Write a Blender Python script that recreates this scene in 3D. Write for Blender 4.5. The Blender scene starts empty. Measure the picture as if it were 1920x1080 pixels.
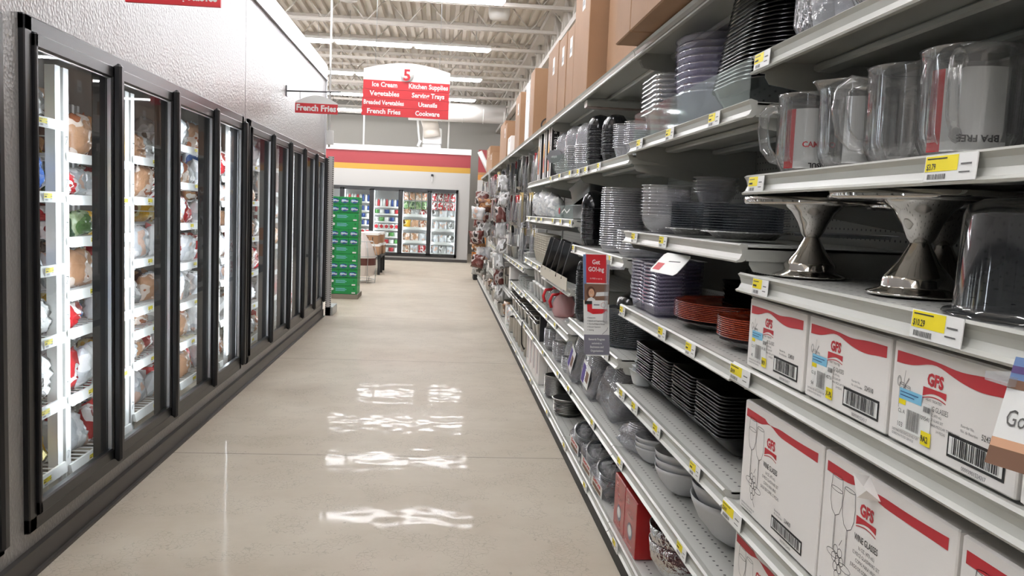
import bpy, math, random
from mathutils import Vector, Matrix
random.seed(7)
PI = math.pi
sc = bpy.context.scene
COL = sc.collection
# ------------------------------------------------------------------ camera
F, PIT, YAW, ROL, HC = 1549.1, .0907821, .0873376, .0414678, 1.29
fw = Vector((math.sin(YAW)*math.cos(PIT), math.cos(YAW)*math.cos(PIT), -math.sin(PIT)))
r0 = Vector((math.cos(YAW), -math.sin(YAW), 0)); u0 = r0.cross(fw)
rt = r0*math.cos(ROL) + u0*math.sin(ROL); up = -r0*math.sin(ROL) + u0*math.cos(ROL)
cd = bpy.data.cameras.new('camera'); cam = bpy.data.objects.new('camera', cd); COL.objects.link(cam)
cd.sensor_width = 36; cd.lens = F/1920*36; cd.clip_start = .02; cd.clip_end = 100
cam.matrix_world = Matrix(((rt.x, up.x, -fw.x, 0), (rt.y, up.y, -fw.y, 0), (rt.z, up.z, -fw.z, HC), (0, 0, 0, 1)))
sc.camera = cam
# ------------------------------------------------------------------ world, exposure
w = bpy.data.worlds.new('world'); sc.world = w; w.use_nodes = True
w.node_tree.nodes['Background'].inputs[0].default_value = (.9, .95, 1, 1)
w.node_tree.nodes['Background'].inputs[1].default_value = .35
vs = sc.view_settings
vs.view_transform = 'Standard'; vs.look = 'None'; vs.gamma = 1; vs.use_curve_mapping = False
vs.exposure = 1.0
sc.cycles.transparent_max_bounces = 40
sc.cycles.max_bounces = 8; sc.cycles.diffuse_bounces = 4; sc.cycles.glossy_bounces = 4
sc.cycles.caustics_reflective = False; sc.cycles.caustics_refractive = False
sc.cycles.sample_clamp_indirect = 6
TUBE_POWER = 42.0
LED_POWER = 14.0
# ------------------------------------------------------------------ materials
MATS = {}
def srgb(h):
    if isinstance(h, str):
        c = [int(h[i:i+2], 16)/255 for i in (0, 2, 4)]
        return tuple(x/12.92 if x <= .04045 else ((x+.055)/1.055)**2.4 for x in c)
    return h
def base(name, col, rough=.5, metal=0, bump=None, spec=None, emit=None, coat=0, var=None):
    if name in MATS: return MATS[name]
    m = bpy.data.materials.new(name); m.use_nodes = True; nt = m.node_tree; n = nt.nodes['Principled BSDF']
    c = srgb(col)
    n.inputs['Base Color'].default_value = (*c, 1); n.inputs['Roughness'].default_value = rough
    n.inputs['Metallic'].default_value = metal
    if spec is not None: n.inputs['Specular IOR Level'].default_value = spec
    if coat: n.inputs['Coat Weight'].default_value = coat; n.inputs['Coat Roughness'].default_value = .05
    if emit: n.inputs['Emission Color'].default_value = (*c, 1); n.inputs['Emission Strength'].default_value = emit
    tc = None
    if bump or var: tc = nt.nodes.new('ShaderNodeTexCoord')
    if bump:
        s, st = bump; t = nt.nodes.new('ShaderNodeTexNoise'); t.inputs['Scale'].default_value = s; t.inputs['Detail'].default_value = 3
        nt.links.new(tc.outputs['Object'], t.inputs['Vector'])
        b = nt.nodes.new('ShaderNodeBump'); b.inputs['Strength'].default_value = st; b.inputs['Distance'].default_value = .01
        nt.links.new(t.outputs['Fac'], b.inputs['Height']); nt.links.new(b.outputs[0], n.inputs['Normal'])
    if var:
        s, c2, lo, hi = var; t = nt.nodes.new('ShaderNodeTexNoise'); t.inputs['Scale'].default_value = s; t.inputs['Detail'].default_value = 4
        nt.links.new(tc.outputs['Object'], t.inputs['Vector'])
        r = nt.nodes.new('ShaderNodeValToRGB'); r.color_ramp.elements[0].position = lo; r.color_ramp.elements[1].position = hi
        r.color_ramp.elements[0].color = (*c, 1); r.color_ramp.elements[1].color = (*srgb(c2), 1)
        nt.links.new(t.outputs['Fac'], r.inputs[0]); nt.links.new(r.outputs[0], n.inputs['Base Color'])
    MATS[name] = m; return m
def nmath(nt, op, a, b=None):
    n = nt.nodes.new('ShaderNodeMath'); n.operation = op
    for i, v in enumerate((a, b)):
        if v is None: continue
        if isinstance(v, (int, float)): n.inputs[i].default_value = v
        else: nt.links.new(v, n.inputs[i])
    return n.outputs[0]
def perforated(name, col, hole, ax, px, py, rad, rough=.4, band=None):
    """sheet metal with a grid of small dark holes in the plane of the two axes ax"""
    m = base(name, col, rough); nt = m.node_tree; n = nt.nodes['Principled BSDF']
    tc = nt.nodes.new('ShaderNodeTexCoord'); s = nt.nodes.new('ShaderNodeSeparateXYZ'); nt.links.new(tc.outputs['Object'], s.inputs[0])
    d = []
    for a, p in ((ax[0], px), (ax[1], py)):
        f = nmath(nt, 'FRACT', nmath(nt, 'MULTIPLY', s.outputs[a], 1/p))
        d.append(nmath(nt, 'POWER', nmath(nt, 'MULTIPLY', nmath(nt, 'SUBTRACT', f, .5), p), 2))
    k = nmath(nt, 'LESS_THAN', nmath(nt, 'SQRT', nmath(nt, 'ADD', d[0], d[1])), rad)
    mx = nt.nodes.new('ShaderNodeMix'); mx.data_type = 'RGBA'; nt.links.new(k, mx.inputs[0])
    mx.inputs[6].default_value = (*srgb(col), 1); mx.inputs[7].default_value = (*srgb(hole), 1)
    nt.links.new(mx.outputs[2], n.inputs['Base Color'])
    return m
def clear(name, tint='ffffff', rough=.06, diff=.06, lo=.05, hi=.85, dcol='e8e8f0', bump=None, blend=.35):
    if name in MATS: return MATS[name]
    m = bpy.data.materials.new(name); m.use_nodes = True; nt = m.node_tree; nt.nodes.clear()
    out = nt.nodes.new('ShaderNodeOutputMaterial'); tr = nt.nodes.new('ShaderNodeBsdfTransparent'); gl = nt.nodes.new('ShaderNodeBsdfGlossy')
    df = nt.nodes.new('ShaderNodeBsdfDiffuse'); lw = nt.nodes.new('ShaderNodeLayerWeight'); lw.inputs[0].default_value = blend
    tr.inputs[0].default_value = (*srgb(tint), 1); gl.inputs['Roughness'].default_value = rough
    df.inputs[0].default_value = (*srgb(dcol), 1)
    mr = nt.nodes.new('ShaderNodeMapRange'); mr.inputs['To Min'].default_value = lo; mr.inputs['To Max'].default_value = hi
    nt.links.new(lw.outputs['Fresnel'], mr.inputs[0])
    a = nt.nodes.new('ShaderNodeMixShader'); b = nt.nodes.new('ShaderNodeMixShader')
    a.inputs[0].default_value = diff
    nt.links.new(tr.outputs[0], a.inputs[1]); nt.links.new(df.outputs[0], a.inputs[2])
    nt.links.new(mr.outputs[0], b.inputs[0]); nt.links.new(a.outputs[0], b.inputs[1]); nt.links.new(gl.outputs[0], b.inputs[2])
    nt.links.new(b.outputs[0], out.inputs[0])
    if bump:
        tc = nt.nodes.new('ShaderNodeTexCoord'); t = nt.nodes.new('ShaderNodeTexNoise'); t.inputs['Scale'].default_value = bump[0]; t.inputs['Detail'].default_value = 2
        nt.links.new(tc.outputs['Object'], t.inputs['Vector']); bb = nt.nodes.new('ShaderNodeBump'); bb.inputs['Strength'].default_value = bump[1]; bb.inputs['Distance'].default_value = .01
        nt.links.new(t.outputs['Fac'], bb.inputs['Height']); nt.links.new(bb.outputs[0], gl.inputs['Normal']); nt.links.new(bb.outputs[0], lw.inputs['Normal'])
    MATS[name] = m; return m
def emis(name, col, st):
    if name in MATS: return MATS[name]
    m = bpy.data.materials.new(name); m.use_nodes = True; nt = m.node_tree; nt.nodes.clear()
    o = nt.nodes.new('ShaderNodeOutputMaterial'); e = nt.nodes.new('ShaderNodeEmission'); e.inputs[0].default_value = (*srgb(col), 1); e.inputs[1].default_value = st
    nt.links.new(e.outputs[0], o.inputs[0]); MATS[name] = m; return m
def bagmat(name, c1, c2, c3, scale=9):
    if name in MATS: return MATS[name]
    m = base(name, c1, .22, bump=(26, .9)); nt = m.node_tree; n = nt.nodes['Principled BSDF']
    tc = nt.nodes.new('ShaderNodeTexCoord'); t = nt.nodes.new('ShaderNodeTexNoise'); t.inputs['Scale'].default_value = scale; t.inputs['Detail'].default_value = 1
    oi = nt.nodes.new('ShaderNodeObjectInfo'); va = nt.nodes.new('ShaderNodeVectorMath'); va.operation = 'ADD'
    nt.links.new(tc.outputs['Object'], va.inputs[0]); nt.links.new(oi.outputs['Random'], va.inputs[1]); nt.links.new(va.outputs[0], t.inputs['Vector'])
    r = nt.nodes.new('ShaderNodeValToRGB'); r.color_ramp.interpolation = 'CONSTANT'
    r.color_ramp.elements[0].color = (*srgb(c1), 1); e = r.color_ramp.elements[1]; e.position = .5; e.color = (*srgb(c2), 1)
    e = r.color_ramp.elements.new(.62); e.color = (*srgb(c3), 1)
    nt.links.new(t.outputs['Fac'], r.inputs[0]); nt.links.new(r.outputs[0], n.inputs['Base Color'])
    return m
steel_w = base('shelf_enamel', 'b9b9b2', .32)
deckm = perforated('shelf_deck', 'c9c9c4', '3a3a3a', (0, 1), .042, .028, .0038, .35)
underm = base('shelf_underside', 'b9b9b2', .3, .2)
pegm = perforated('pegboard', '9a9a94', '1a1a1a', (1, 2), .0254, .0254, .0034, .5)
uprm = perforated('upright_slots', '8f8f8a', '101010', (1, 2), .015, .03, .004, .45)
upr2 = perforated('light_upright_slots', 'c8c8c6', '202020', (0, 2), .05, .024, .006, .4)
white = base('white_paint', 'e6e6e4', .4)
wpaper = base('white_paper', 'efefec', .6)
black = base('black_frame', '1b1b1d', .32)
blackmat = base('black_rubber', '141414', .6)
kick = base('dark_kick', '3b3836', .35)
chrome = base('polished_steel', 'c8c4bf', .07, 1)
steel = base('brushed_steel', 'b4b2ae', .28, 1, bump=(60, .1))
alum = base('bare_aluminium', 'c4c4c8', .3, 1)
red = base('sign_red', 'c8232c', .45)
redb = base('print_red', 'b9242f', .55)
yellow = base('stripe_yellow', 'eab22c', .5)
tagy = base('tag_yellow', 'f4e000', .5)
tagb = base('sticker_blue', '7fc4e4', .5)
ink = base('black_ink', '1c1a1a', .6)
greyink = base('grey_ink', '5a5856', .6)
blackpl = base('black_plastic', '0c0d10', .16)
blackpl2 = base('black_melamine', '0e0e10', .28)
cardboard = base('cardboard', '9c785a', .75, bump=(40, .08), var=(3, '947052', .4, .6))
cardside = base('cardboard_dark', 'a47c58', .8)
boxw = base('white_carton', 'f0ece8', .6, bump=(20, .06))
edgeb = base('carton_edge', 'a08060', .8)
tape = clear('packing_tape', 'f0e0c0', .1, .3, .1, .6, 'c0a888')
galv = base('galvanised', 'b8bcbd', .35, .8)
ceilw = base('ceiling_white', 'dad3c9', .6)
ceild = base('joist_white', 'c4beb6', .55)
wallgrey = base('store_wall', '8a867f', .7)
CL = clear('clear_plastic', 'fbfbff', .07, .22, .06, .55, 'ffffff')
CLV = clear('violet_clear_plastic', 'f2f0fc', .1, .24, .06, .5, 'dcd8f0')
CLF = clear('frosted_plastic', 'c8cacd', .3, .62, .05, .3, 'f4f5f8', bump=(160, .6))
CLG = clear('smoke_clear', 'd8dce2', .08, .1, .06, .6, 'c8ccd2')
CLP = clear('pitcher_plastic', 'ffffff', .06, .035, .10, .7, 'ffffff', blend=.32)
CLB = clear('bag_film', 'f8f8fc', .12, .13, .07, .7, 'f4f4f8', bump=(45, 1.0), blend=.4)
DOME = clear('dome_plastic', 'b9bcc0', .06, .08, .05, 1.0, '80848a', blend=.4)
GLASS = clear('door_glass', 'eef4f2', .01, .01, .03, .5, 'ffffff', blend=.2)
amber = base('amber_plastic', '8a2c14', .14, var=(30, 'a03c1c', .4, .6), coat=.6)
pulp = base('white_plastic', 'e4e6e8', .3)
LEDM = emis('led_white', 'f2f6ff', LED_POWER)
TUBEM = emis('tube_white', 'fbfbff', TUBE_POWER)
# ------------------------------------------------------------------ mesh builder
class MB:
    def __init__(s, *mats): s.v = []; s.f = []; s.mi = []; s.sm = []; s.mats = list(mats)
    def m(s, mat):
        if mat is None: return 0
        if mat not in s.mats: s.mats.append(mat)
        return s.mats.index(mat)
    def add(s, vs, fs, mat=None, smooth=False):
        o = len(s.v); k = s.m(mat); s.v += [tuple(p) for p in vs]
        for f in fs: s.f.append(tuple(o+i for i in f)); s.mi.append(k); s.sm.append(smooth)
        return s
    def box(s, a, b, mat=None, bev=0):
        x0, y0, z0 = (min(a[i], b[i]) for i in range(3)); x1, y1, z1 = (max(a[i], b[i]) for i in range(3))
        if not bev:
            s.add([(x0,y0,z0),(x1,y0,z0),(x1,y1,z0),(x0,y1,z0),(x0,y0,z1),(x1,y0,z1),(x1,y1,z1),(x0,y1,z1)],
                  [(0,3,2,1),(4,5,6,7),(0,1,5,4),(1,2,6,5),(2,3,7,6),(3,0,4,7)], mat)
        else:
            e = min(bev, (x1-x0)/2.1, (y1-y0)/2.1, (z1-z0)/2.1); c = e*.7; vs = []
            for z, q in ((z0, e), (z0+e, 0), (z1-e, 0), (z1, e)):
                X0, X1, Y0, Y1 = x0+q, x1-q, y0+q, y1-q
                vs += [(X0+c,Y0,z),(X1-c,Y0,z),(X1,Y0+c,z),(X1,Y1-c,z),(X1-c,Y1,z),(X0+c,Y1,z),(X0,Y1-c,z),(X0,Y0+c,z)]
            fs = [tuple(reversed(range(8))), tuple(range(24, 32))]
            for r in range(3):
                for i in range(8): j = (i+1) % 8; fs.append((r*8+i, r*8+j, r*8+8+j, r*8+8+i))
            s.add(vs, fs, mat)
        return s
    def lathe(s, prof, n=32, c=(0,0,0), mat=None, mod=None, smooth=True, cap0=False, cap1=False):
        vs = []
        for (r, z) in prof:
            for i in range(n):
                a = 2*PI*i/n; rr = r*(mod(a, r, z) if mod else 1)
                vs.append((c[0]+rr*math.cos(a), c[1]+rr*math.sin(a), c[2]+z))
        fs = []
        for k in range(len(prof)-1):
            for i in range(n): j = (i+1) % n; fs.append((k*n+i, k*n+j, k*n+n+j, k*n+n+i))
        if cap0: fs.append(tuple(reversed(range(n))))
        if cap1: fs.append(tuple((len(prof)-1)*n+i for i in range(n)))
        return s.add(vs, fs, mat, smooth)
    def loft(s, secs, mat=None, seg=4, c=(0,0,0), cap0=True, cap1=False, smooth=True, wav=None):
        """secs: (width x, depth y, corner radius, z) rounded rectangles"""
        vs = []; N = 4*(seg+1)
        for (wx, dy, r, z) in secs:
            r = min(r, wx/2-1e-4, dy/2-1e-4); k = 0
            for (sx, sy, a0) in ((1,1,0),(-1,1,PI/2),(-1,-1,PI),(1,-1,1.5*PI)):
                for i in range(seg+1):
                    a = a0+PI/2*i/seg
                    zz = z + (wav*math.cos(k*PI) if wav and z > .001 else 0)
                    vs.append((c[0]+sx*(wx/2-r)+r*math.cos(a), c[1]+sy*(dy/2-r)+r*math.sin(a), c[2]+zz)); k += 1
        fs = []
        for q in range(len(secs)-1):
            for i in range(N): j = (i+1) % N; fs.append((q*N+i, q*N+j, q*N+N+j, q*N+N+i))
        if cap0: fs.append(tuple(reversed(range(N))))
        if cap1: fs.append(tuple((len(secs)-1)*N+i for i in range(N)))
        return s.add(vs, fs, mat, smooth)
    def tube(s, pts, r, n=8, mat=None, closed=False, flat=1.0):
        pts = [Vector(p) for p in pts]; L = len(pts); vs = []
        rr = r if isinstance(r, (list, tuple)) else [r]*L
        up_ = Vector((0, 0, 1)); prev = None
        for i, p in enumerate(pts):
            if closed: t = pts[(i+1) % L]-pts[i-1]
            else: t = pts[min(i+1, L-1)]-pts[max(i-1, 0)]
            t.normalize()
            a = prev if prev is not None else (up_ if abs(t.z) < .9 else Vector((1, 0, 0)))
            b = t.cross(a).normalized(); a = b.cross(t).normalized(); prev = a
            for k in range(n):
                g = 2*PI*k/n; vs.append(p + (a*math.cos(g)*flat + b*math.sin(g))*rr[i])
        fs = []
        for i in range(L if closed else L-1):
            for k in range(n):
                j = (k+1) % n; i2 = (i+1) % L; fs.append((i*n+k, i*n+j, i2*n+j, i2*n+k))
        if not closed: fs += [tuple(reversed(range(n))), tuple((L-1)*n+k for k in range(n))]
        return s.add(vs, fs, mat, True)
    def ext(s, poly, axis, a, b, mat=None, smooth=False):
        """extrude a 2-D polygon along an axis; poly given in the two other axes in order"""
        n = len(poly); vs = []
        for t in (a, b):
            for (p, q) in poly:
                vs.append({0: (t, p, q), 1: (p, t, q), 2: (p, q, t)}[axis])
        fs = [(i, (i+1) % n, n+(i+1) % n, n+i) for i in range(n)] + [tuple(reversed(range(n))), tuple(range(n, 2*n))]
        return s.add(vs, fs, mat, smooth)
    def quad(s, a, b, c, d, mat=None): return s.add([a, b, c, d], [(0, 1, 2, 3)], mat)
    def build(s, name, parent=None, loc=None, link=True):
        me = bpy.data.meshes.new(name); me.from_pydata(s.v, [], s.f)
        for m in s.mats: me.materials.append(m)
        me.polygons.foreach_set('material_index', s.mi); me.polygons.foreach_set('use_smooth', s.sm)
        me.validate(); me.update()
        if not link: return me
        return put(me, name, parent, loc)
def put(me, name, parent=None, loc=None, rot=None, scale=None):
    o = bpy.data.objects.new(name, me); COL.objects.link(o)
    if parent: o.parent = parent
    if loc is not None: o.location = loc
    if rot is not None: o.rotation_euler = rot if isinstance(rot, (tuple, list)) else (0, 0, rot)
    if scale is not None: o.scale = scale if isinstance(scale, (tuple, list)) else (scale,)*3
    return o
def tag(o, label, cat, group=None):
    o['label'] = label; o['category'] = cat
    if group: o['group'] = group
    return o
def thing(name, label, cat, loc=(0,0,0), rot=0, group=None):
    o = put(None, name, None, loc, rot); o.empty_display_size = .05; return tag(o, label, cat, group)
def struct(name, mb, parent=None, loc=None):
    o = mb.build(name, parent, loc)
    if not parent: o['kind'] = 'structure'
    return o
def item(me, name, label, cat, loc, rot=0, group=None, scale=None, mat=None):
    o = put(me, name, None, loc, rot, scale); tag(o, label, cat, group)
    if mat: o.material_slots[0].link = 'OBJECT'; o.material_slots[0].material = mat
    return o
def clone(root, loc, rot=None, label=None, group=None):
    r = root.copy(); COL.objects.link(r); r.location = loc
    if rot is not None: r.rotation_euler = rot if isinstance(rot, (tuple, list)) else (0, 0, rot)
    if label: r['label'] = label
    if group: r['group'] = group
    def rec(a, b):
        for ch in list(a.children):
            c = ch.copy(); COL.objects.link(c); c.parent = b; rec(ch, c)
    rec(root, r); return r
ORD = 'first second third fourth fifth sixth seventh eighth ninth tenth eleventh twelfth thirteenth fourteenth fifteenth sixteenth seventeenth eighteenth nineteenth twentieth'.split()
def nth(i):
    if i < 20: return ORD[i]
    t = ['', '', 'twenty', 'thirty', 'forty', 'fifty'][(i+1)//10]; u = (i+1) % 10
    return t+'-'+ORD[u-1] if u else t[:-1]+'ieth'
def stack(me, name, n, loc, dz, label, cat, group, rot=0, jit=.0015, drift=(0, 0), mat=None, rj=.03, rx=None):
    """n single items nested one above another; label has {} for the ordinal from the bottom"""
    for i in range(n):
        p = (loc[0]+random.uniform(-jit, jit)+drift[0]*i, loc[1]+random.uniform(-jit, jit)+drift[1]*i, loc[2]+dz*i)
        rr = (rx[0], rx[1], rot) if rx else rot+random.uniform(-rj, rj)
        pos = ('top' if i == n-1 else 'bottom' if i == 0 else nth(i)+' from bottom')
        item(me, name, label.format(pos), cat, p, rr, group, mat=mat)
# text --------------------------------------------------------------
_TX = {}
def text_geo(t, bold=0):
    k = (t, bold)
    if k not in _TX:
        c = bpy.data.curves.new('t', 'FONT'); c.body = t; c.size = 1; c.resolution_u = 2; c.fill_mode = 'FRONT'; c.offset = bold
        o = bpy.data.objects.new('t', c); COL.objects.link(o)
        dg = bpy.context.evaluated_depsgraph_get(); dg.update()
        me = bpy.data.meshes.new_from_object(o.evaluated_get(dg))
        vs = [tuple(v.co) for v in me.vertices]; fs = [tuple(p.vertices) for p in me.polygons]
        bpy.data.objects.remove(o); bpy.data.curves.remove(c); bpy.data.meshes.remove(me)
        _TX[k] = (vs, fs)
    return _TX[k]
class Pl:
    """a drawing plane: origin o, right u, up v; N points at the reader"""
    def __init__(s, mb, o, u, v, off=.0006):
        s.mb = mb; s.o = Vector(o); s.u = Vector(u); s.v = Vector(v); s.n = s.u.cross(s.v).normalized(); s.off = off; s.k = 1
    def P(s, x, y): return tuple(s.o+s.u*x+s.v*y+s.n*s.off*s.k)
    def poly(s, pts, mat): s.mb.add([s.P(*p) for p in pts], [tuple(range(len(pts)))], mat); return s
    def strip2(s, top, bot, mat):
        n = len(top); s.mb.add([s.P(*p) for p in top]+[s.P(*p) for p in bot], [(n+i, n+i+1, i+1, i) for i in range(n-1)], mat); return s
    def rect(s, x0, y0, x1, y1, mat): return s.poly([(x0,y0),(x1,y0),(x1,y1),(x0,y1)], mat)
    def line(s, pts, w, mat):
        for a, b in zip(pts, pts[1:]):
            dx, dy = b[0]-a[0], b[1]-a[1]; L = math.hypot(dx, dy) or 1; nx, ny = -dy/L*w/2, dx/L*w/2
            s.poly([(a[0]-nx,a[1]-ny),(b[0]-nx,b[1]-ny),(b[0]+nx,b[1]+ny),(a[0]+nx,a[1]+ny)], mat)
        return s
    def ell(s, cx, cy, rx, ry, mat, w=None, n=20, a0=0, a1=2*PI):
        p = [(cx+rx*math.cos(a0+(a1-a0)*i/n), cy+ry*math.sin(a0+(a1-a0)*i/n)) for i in range(n+1)]
        return s.line(p, w, mat) if w else s.poly(p[:-1] if a1-a0 > 6.2 else p, mat)
    def text(s, t, x, y, size, mat, align='l', sx=1.0, bold=0, shear=0, width=None):
        vs, fs = text_geo(t, bold)
        if not vs: return s
        x0 = min(v[0] for v in vs); x1 = max(v[0] for v in vs)
        if width: sx = width/((x1-x0)*size)
        ox = x-{'l': x0, 'c': (x0+x1)/2, 'r': x1}[align]*size*sx
        s.mb.add([s.P(ox+(v[0]+shear*v[1])*size*sx, y+v[1]*size) for v in vs], fs, mat); return s
    def bars(s, x0, y0, x1, y1, mat, seed=1):
        R = random.Random(seed); x = x0
        while x < x1:
            wd = R.choice((.6, 1, 1.6))*.0011*(x1-x0)/.06; s.rect(x, y0, min(x+wd, x1), y1, mat); x += wd + R.choice((.7, 1, 1.5))*.0011*(x1-x0)/.06
        return s
    def up(s, k): s.k = k; return s
# ------------------------------------------------------------------ large structure
XW = -1.362; XF = .68; XB = 1.175
def floor_material():
    m = base('floor_polished', 'b7aea0', .5, spec=.08); nt = m.node_tree; n = nt.nodes['Principled BSDF']; L = nt.links
    tc = nt.nodes.new('ShaderNodeTexCoord'); s = nt.nodes.new('ShaderNodeSeparateXYZ'); L.new(tc.outputs['Object'], s.inputs[0])
    t = nt.nodes.new('ShaderNodeTexNoise'); t.inputs['Scale'].default_value = 1.6; t.inputs['Detail'].default_value = 8; t.inputs['Roughness'].default_value = .65
    L.new(tc.outputs['Object'], t.inputs['Vector'])
    r = nt.nodes.new('ShaderNodeValToRGB'); r.color_ramp.elements[0].position = .3; r.color_ramp.elements[1].position = .7
    r.color_ramp.elements[0].color = (*srgb('b2a796'), 1); r.color_ramp.elements[1].color = (*srgb('c4bbac'), 1)
    L.new(t.outputs['Fac'], r.inputs[0])
    v = nt.nodes.new('ShaderNodeTexVoronoi'); v.feature = 'DISTANCE_TO_EDGE'; v.inputs['Scale'].default_value = 42
    wn = nt.nodes.new('ShaderNodeTexNoise'); wn.inputs['Scale'].default_value = 14; va = nt.nodes.new('ShaderNodeVectorMath'); va.operation = 'ADD'
    wm = nt.nodes.new('ShaderNodeVectorMath'); wm.operation = 'SCALE'; wm.inputs['Scale'].default_value = .06
    L.new(tc.outputs['Object'], wn.inputs['Vector']); L.new(wn.outputs['Color'], wm.inputs[0]); L.new(tc.outputs['Object'], va.inputs[0]); L.new(wm.outputs[0], va.inputs[1]); L.new(va.outputs[0], v.inputs['Vector'])
    crack = nmath(nt, 'LESS_THAN', v.outputs['Distance'], .035)
    msk = nt.nodes.new('ShaderNodeTexNoise'); msk.inputs['Scale'].default_value = 5; L.new(tc.outputs['Object'], msk.inputs['Vector'])
    crack = nmath(nt, 'MULTIPLY', crack, nmath(nt, 'MULTIPLY', nmath(nt, 'GREATER_THAN', msk.outputs['Fac'], .5), .22))
    g = nmath(nt, 'ABSOLUTE', nmath(nt, 'SUBTRACT', nmath(nt, 'FRACT', nmath(nt, 'MULTIPLY', nmath(nt, 'ADD', s.outputs[1], -4.25+27.2), 1/2.72)), .5))
    joint = nmath(nt, 'GREATER_THAN', g, .5-.0035/2.72)
    sp = nt.nodes.new('ShaderNodeTexNoise'); sp.inputs['Scale'].default_value = 30; sp.inputs['Detail'].default_value = 2; L.new(tc.outputs['Object'], sp.inputs['Vector'])
    spk = nmath(nt, 'MULTIPLY', nmath(nt, 'GREATER_THAN', sp.outputs['Fac'], .74), .35)
    k = nmath(nt, 'MINIMUM', nmath(nt, 'ADD', nmath(nt, 'ADD', crack, spk), nmath(nt, 'MULTIPLY', joint, .7)), 1)
    mx = nt.nodes.new('ShaderNodeMix'); mx.data_type = 'RGBA'; L.new(k, mx.inputs[0]); L.new(r.outputs[0], mx.inputs[6]); mx.inputs[7].default_value = (*srgb('54504a'), 1)
    L.new(mx.outputs[2], n.inputs['Base Color'])
    rr = nt.nodes.new('ShaderNodeMapRange'); rr.inputs['To Min'].default_value = .42; rr.inputs['To Max'].default_value = .6
    L.new(t.outputs['Fac'], rr.inputs[0]); L.new(rr.outputs[0], n.inputs['Roughness'])
    n.inputs['Coat Weight'].default_value = .10; n.inputs['Coat Roughness'].default_value = .05
    b = nt.nodes.new('ShaderNodeBump'); b.inputs['Strength'].default_value = .3; b.inputs['Distance'].default_value = .004
    wv = nt.nodes.new('ShaderNodeTexNoise'); wv.inputs['Scale'].default_value = 7; wv.inputs['Detail'].default_value = 1; L.new(tc.outputs['Object'], wv.inputs['Vector'])
    L.new(wv.outputs['Fac'], b.inputs['Height']); L.new(b.outputs[0], n.inputs['Normal']); L.new(b.outputs[0], n.inputs['Coat Normal'])
    return m
FLOORM = floor_material()
struct('floor', MB(FLOORM).quad((-8,-6,0),(6.5,-6,0),(6.5,25,0),(-8,25,0)))
# embossed white insulated panel
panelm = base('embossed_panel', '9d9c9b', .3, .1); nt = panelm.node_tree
tc = nt.nodes.new('ShaderNodeTexCoord'); t = nt.nodes.new('ShaderNodeTexVoronoi'); t.inputs['Scale'].default_value = 75
nt.links.new(tc.outputs['Object'], t.inputs['Vector']); b = nt.nodes.new('ShaderNodeBump'); b.inputs['Strength'].default_value = .35; b.inputs['Distance'].default_value = .006
nt.links.new(t.outputs['Distance'], b.inputs['Height']); nt.links.new(b.outputs[0], nt.nodes['Principled BSDF'].inputs['Normal'])
FR = [(-.31, 4, .74), (2.81, 4, .7325), (5.90, 5, .74)]       # start y, doors, pitch
YE = 9.70; ZT = 2.86; Z0 = .145; Z1 = 1.86
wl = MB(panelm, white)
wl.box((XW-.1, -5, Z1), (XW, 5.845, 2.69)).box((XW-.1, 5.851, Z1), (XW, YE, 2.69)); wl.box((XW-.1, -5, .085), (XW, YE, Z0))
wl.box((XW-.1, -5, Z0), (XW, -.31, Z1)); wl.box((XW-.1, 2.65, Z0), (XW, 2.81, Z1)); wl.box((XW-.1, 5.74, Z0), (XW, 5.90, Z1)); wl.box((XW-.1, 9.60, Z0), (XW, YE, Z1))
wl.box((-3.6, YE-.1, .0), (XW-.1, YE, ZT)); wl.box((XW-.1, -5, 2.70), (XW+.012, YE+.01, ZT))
wl.box((-3.6, -5, ZT), (XW, YE, ZT+.02), white); wl.box((-3.65, -5, 0), (-3.6, YE, ZT), white); wl.box((-3.6, -5, 0), (XW, -4.95, ZT), white)
struct('wall_left', wl)
struct('trim_1', MB(alum).box((XW, -5, 2.692), (XW+.02, YE+.01, 2.70)).box((XW-.01, YE-.03, .09), (XW+.012, YE+.012, 2.692)))
struct('trim_2', MB(base('panel_seam', '8a8a8c', .5)).box((XW-.05, 5.8455, Z1), (XW-.002, 5.8505, 2.69)))
struct('baseboard_left', MB(kick).box((XW-.1, -5, 0), (XW+.022, YE, .085)).box((XW+.022, -5, 0), (XW+.036, YE, .012)))
dark = base('cooler_back', '77726c', .6)
struct('wall_cooler_back', MB(dark).box((-2.45, -5, 0), (-2.4, YE-.1, ZT)).box((-2.4, -5, 2.3), (XW-.1, YE-.1, 2.33), base('cooler_top', '6a6a6a', .6)))
# shell of the store
struct('wall_right', MB(base('right_wall', 'cfccc6', .6)).box((6.5, -6, 0), (6.6, 25, 4.5)))
struct('wall_far', MB(wallgrey).box((-8, 25, 0), (6.5, 25.1, 4.5)))
struct('wall_near', MB(wallgrey).box((-8, -6.1, 0), (6.5, -6, 4.5)))
struct('wall_side_left', MB(wallgrey).box((-8.1, -6, 0), (-8, 25, 4.5)))
cm = MB(ceilw)
# corrugated roof deck, flutes along y
x = -8.0; prof = []
while x < 6.5:
    prof += [(x, 4.36), (x+.06, 4.36), (x+.075, 4.42), (x+.135, 4.42)]; x += .15
vs = []; n = len(prof)
for y in (-6, 25):
    vs += [(p[0], y, p[1]) for p in prof]
cm.add(vs, [(i, n+i, n+i+1, i+1) for i in range(n-1)])
cm.box((-8.1, -6.1, 4.5), (6.6, 25.1, 4.55))
struct('ceiling', cm)
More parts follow.
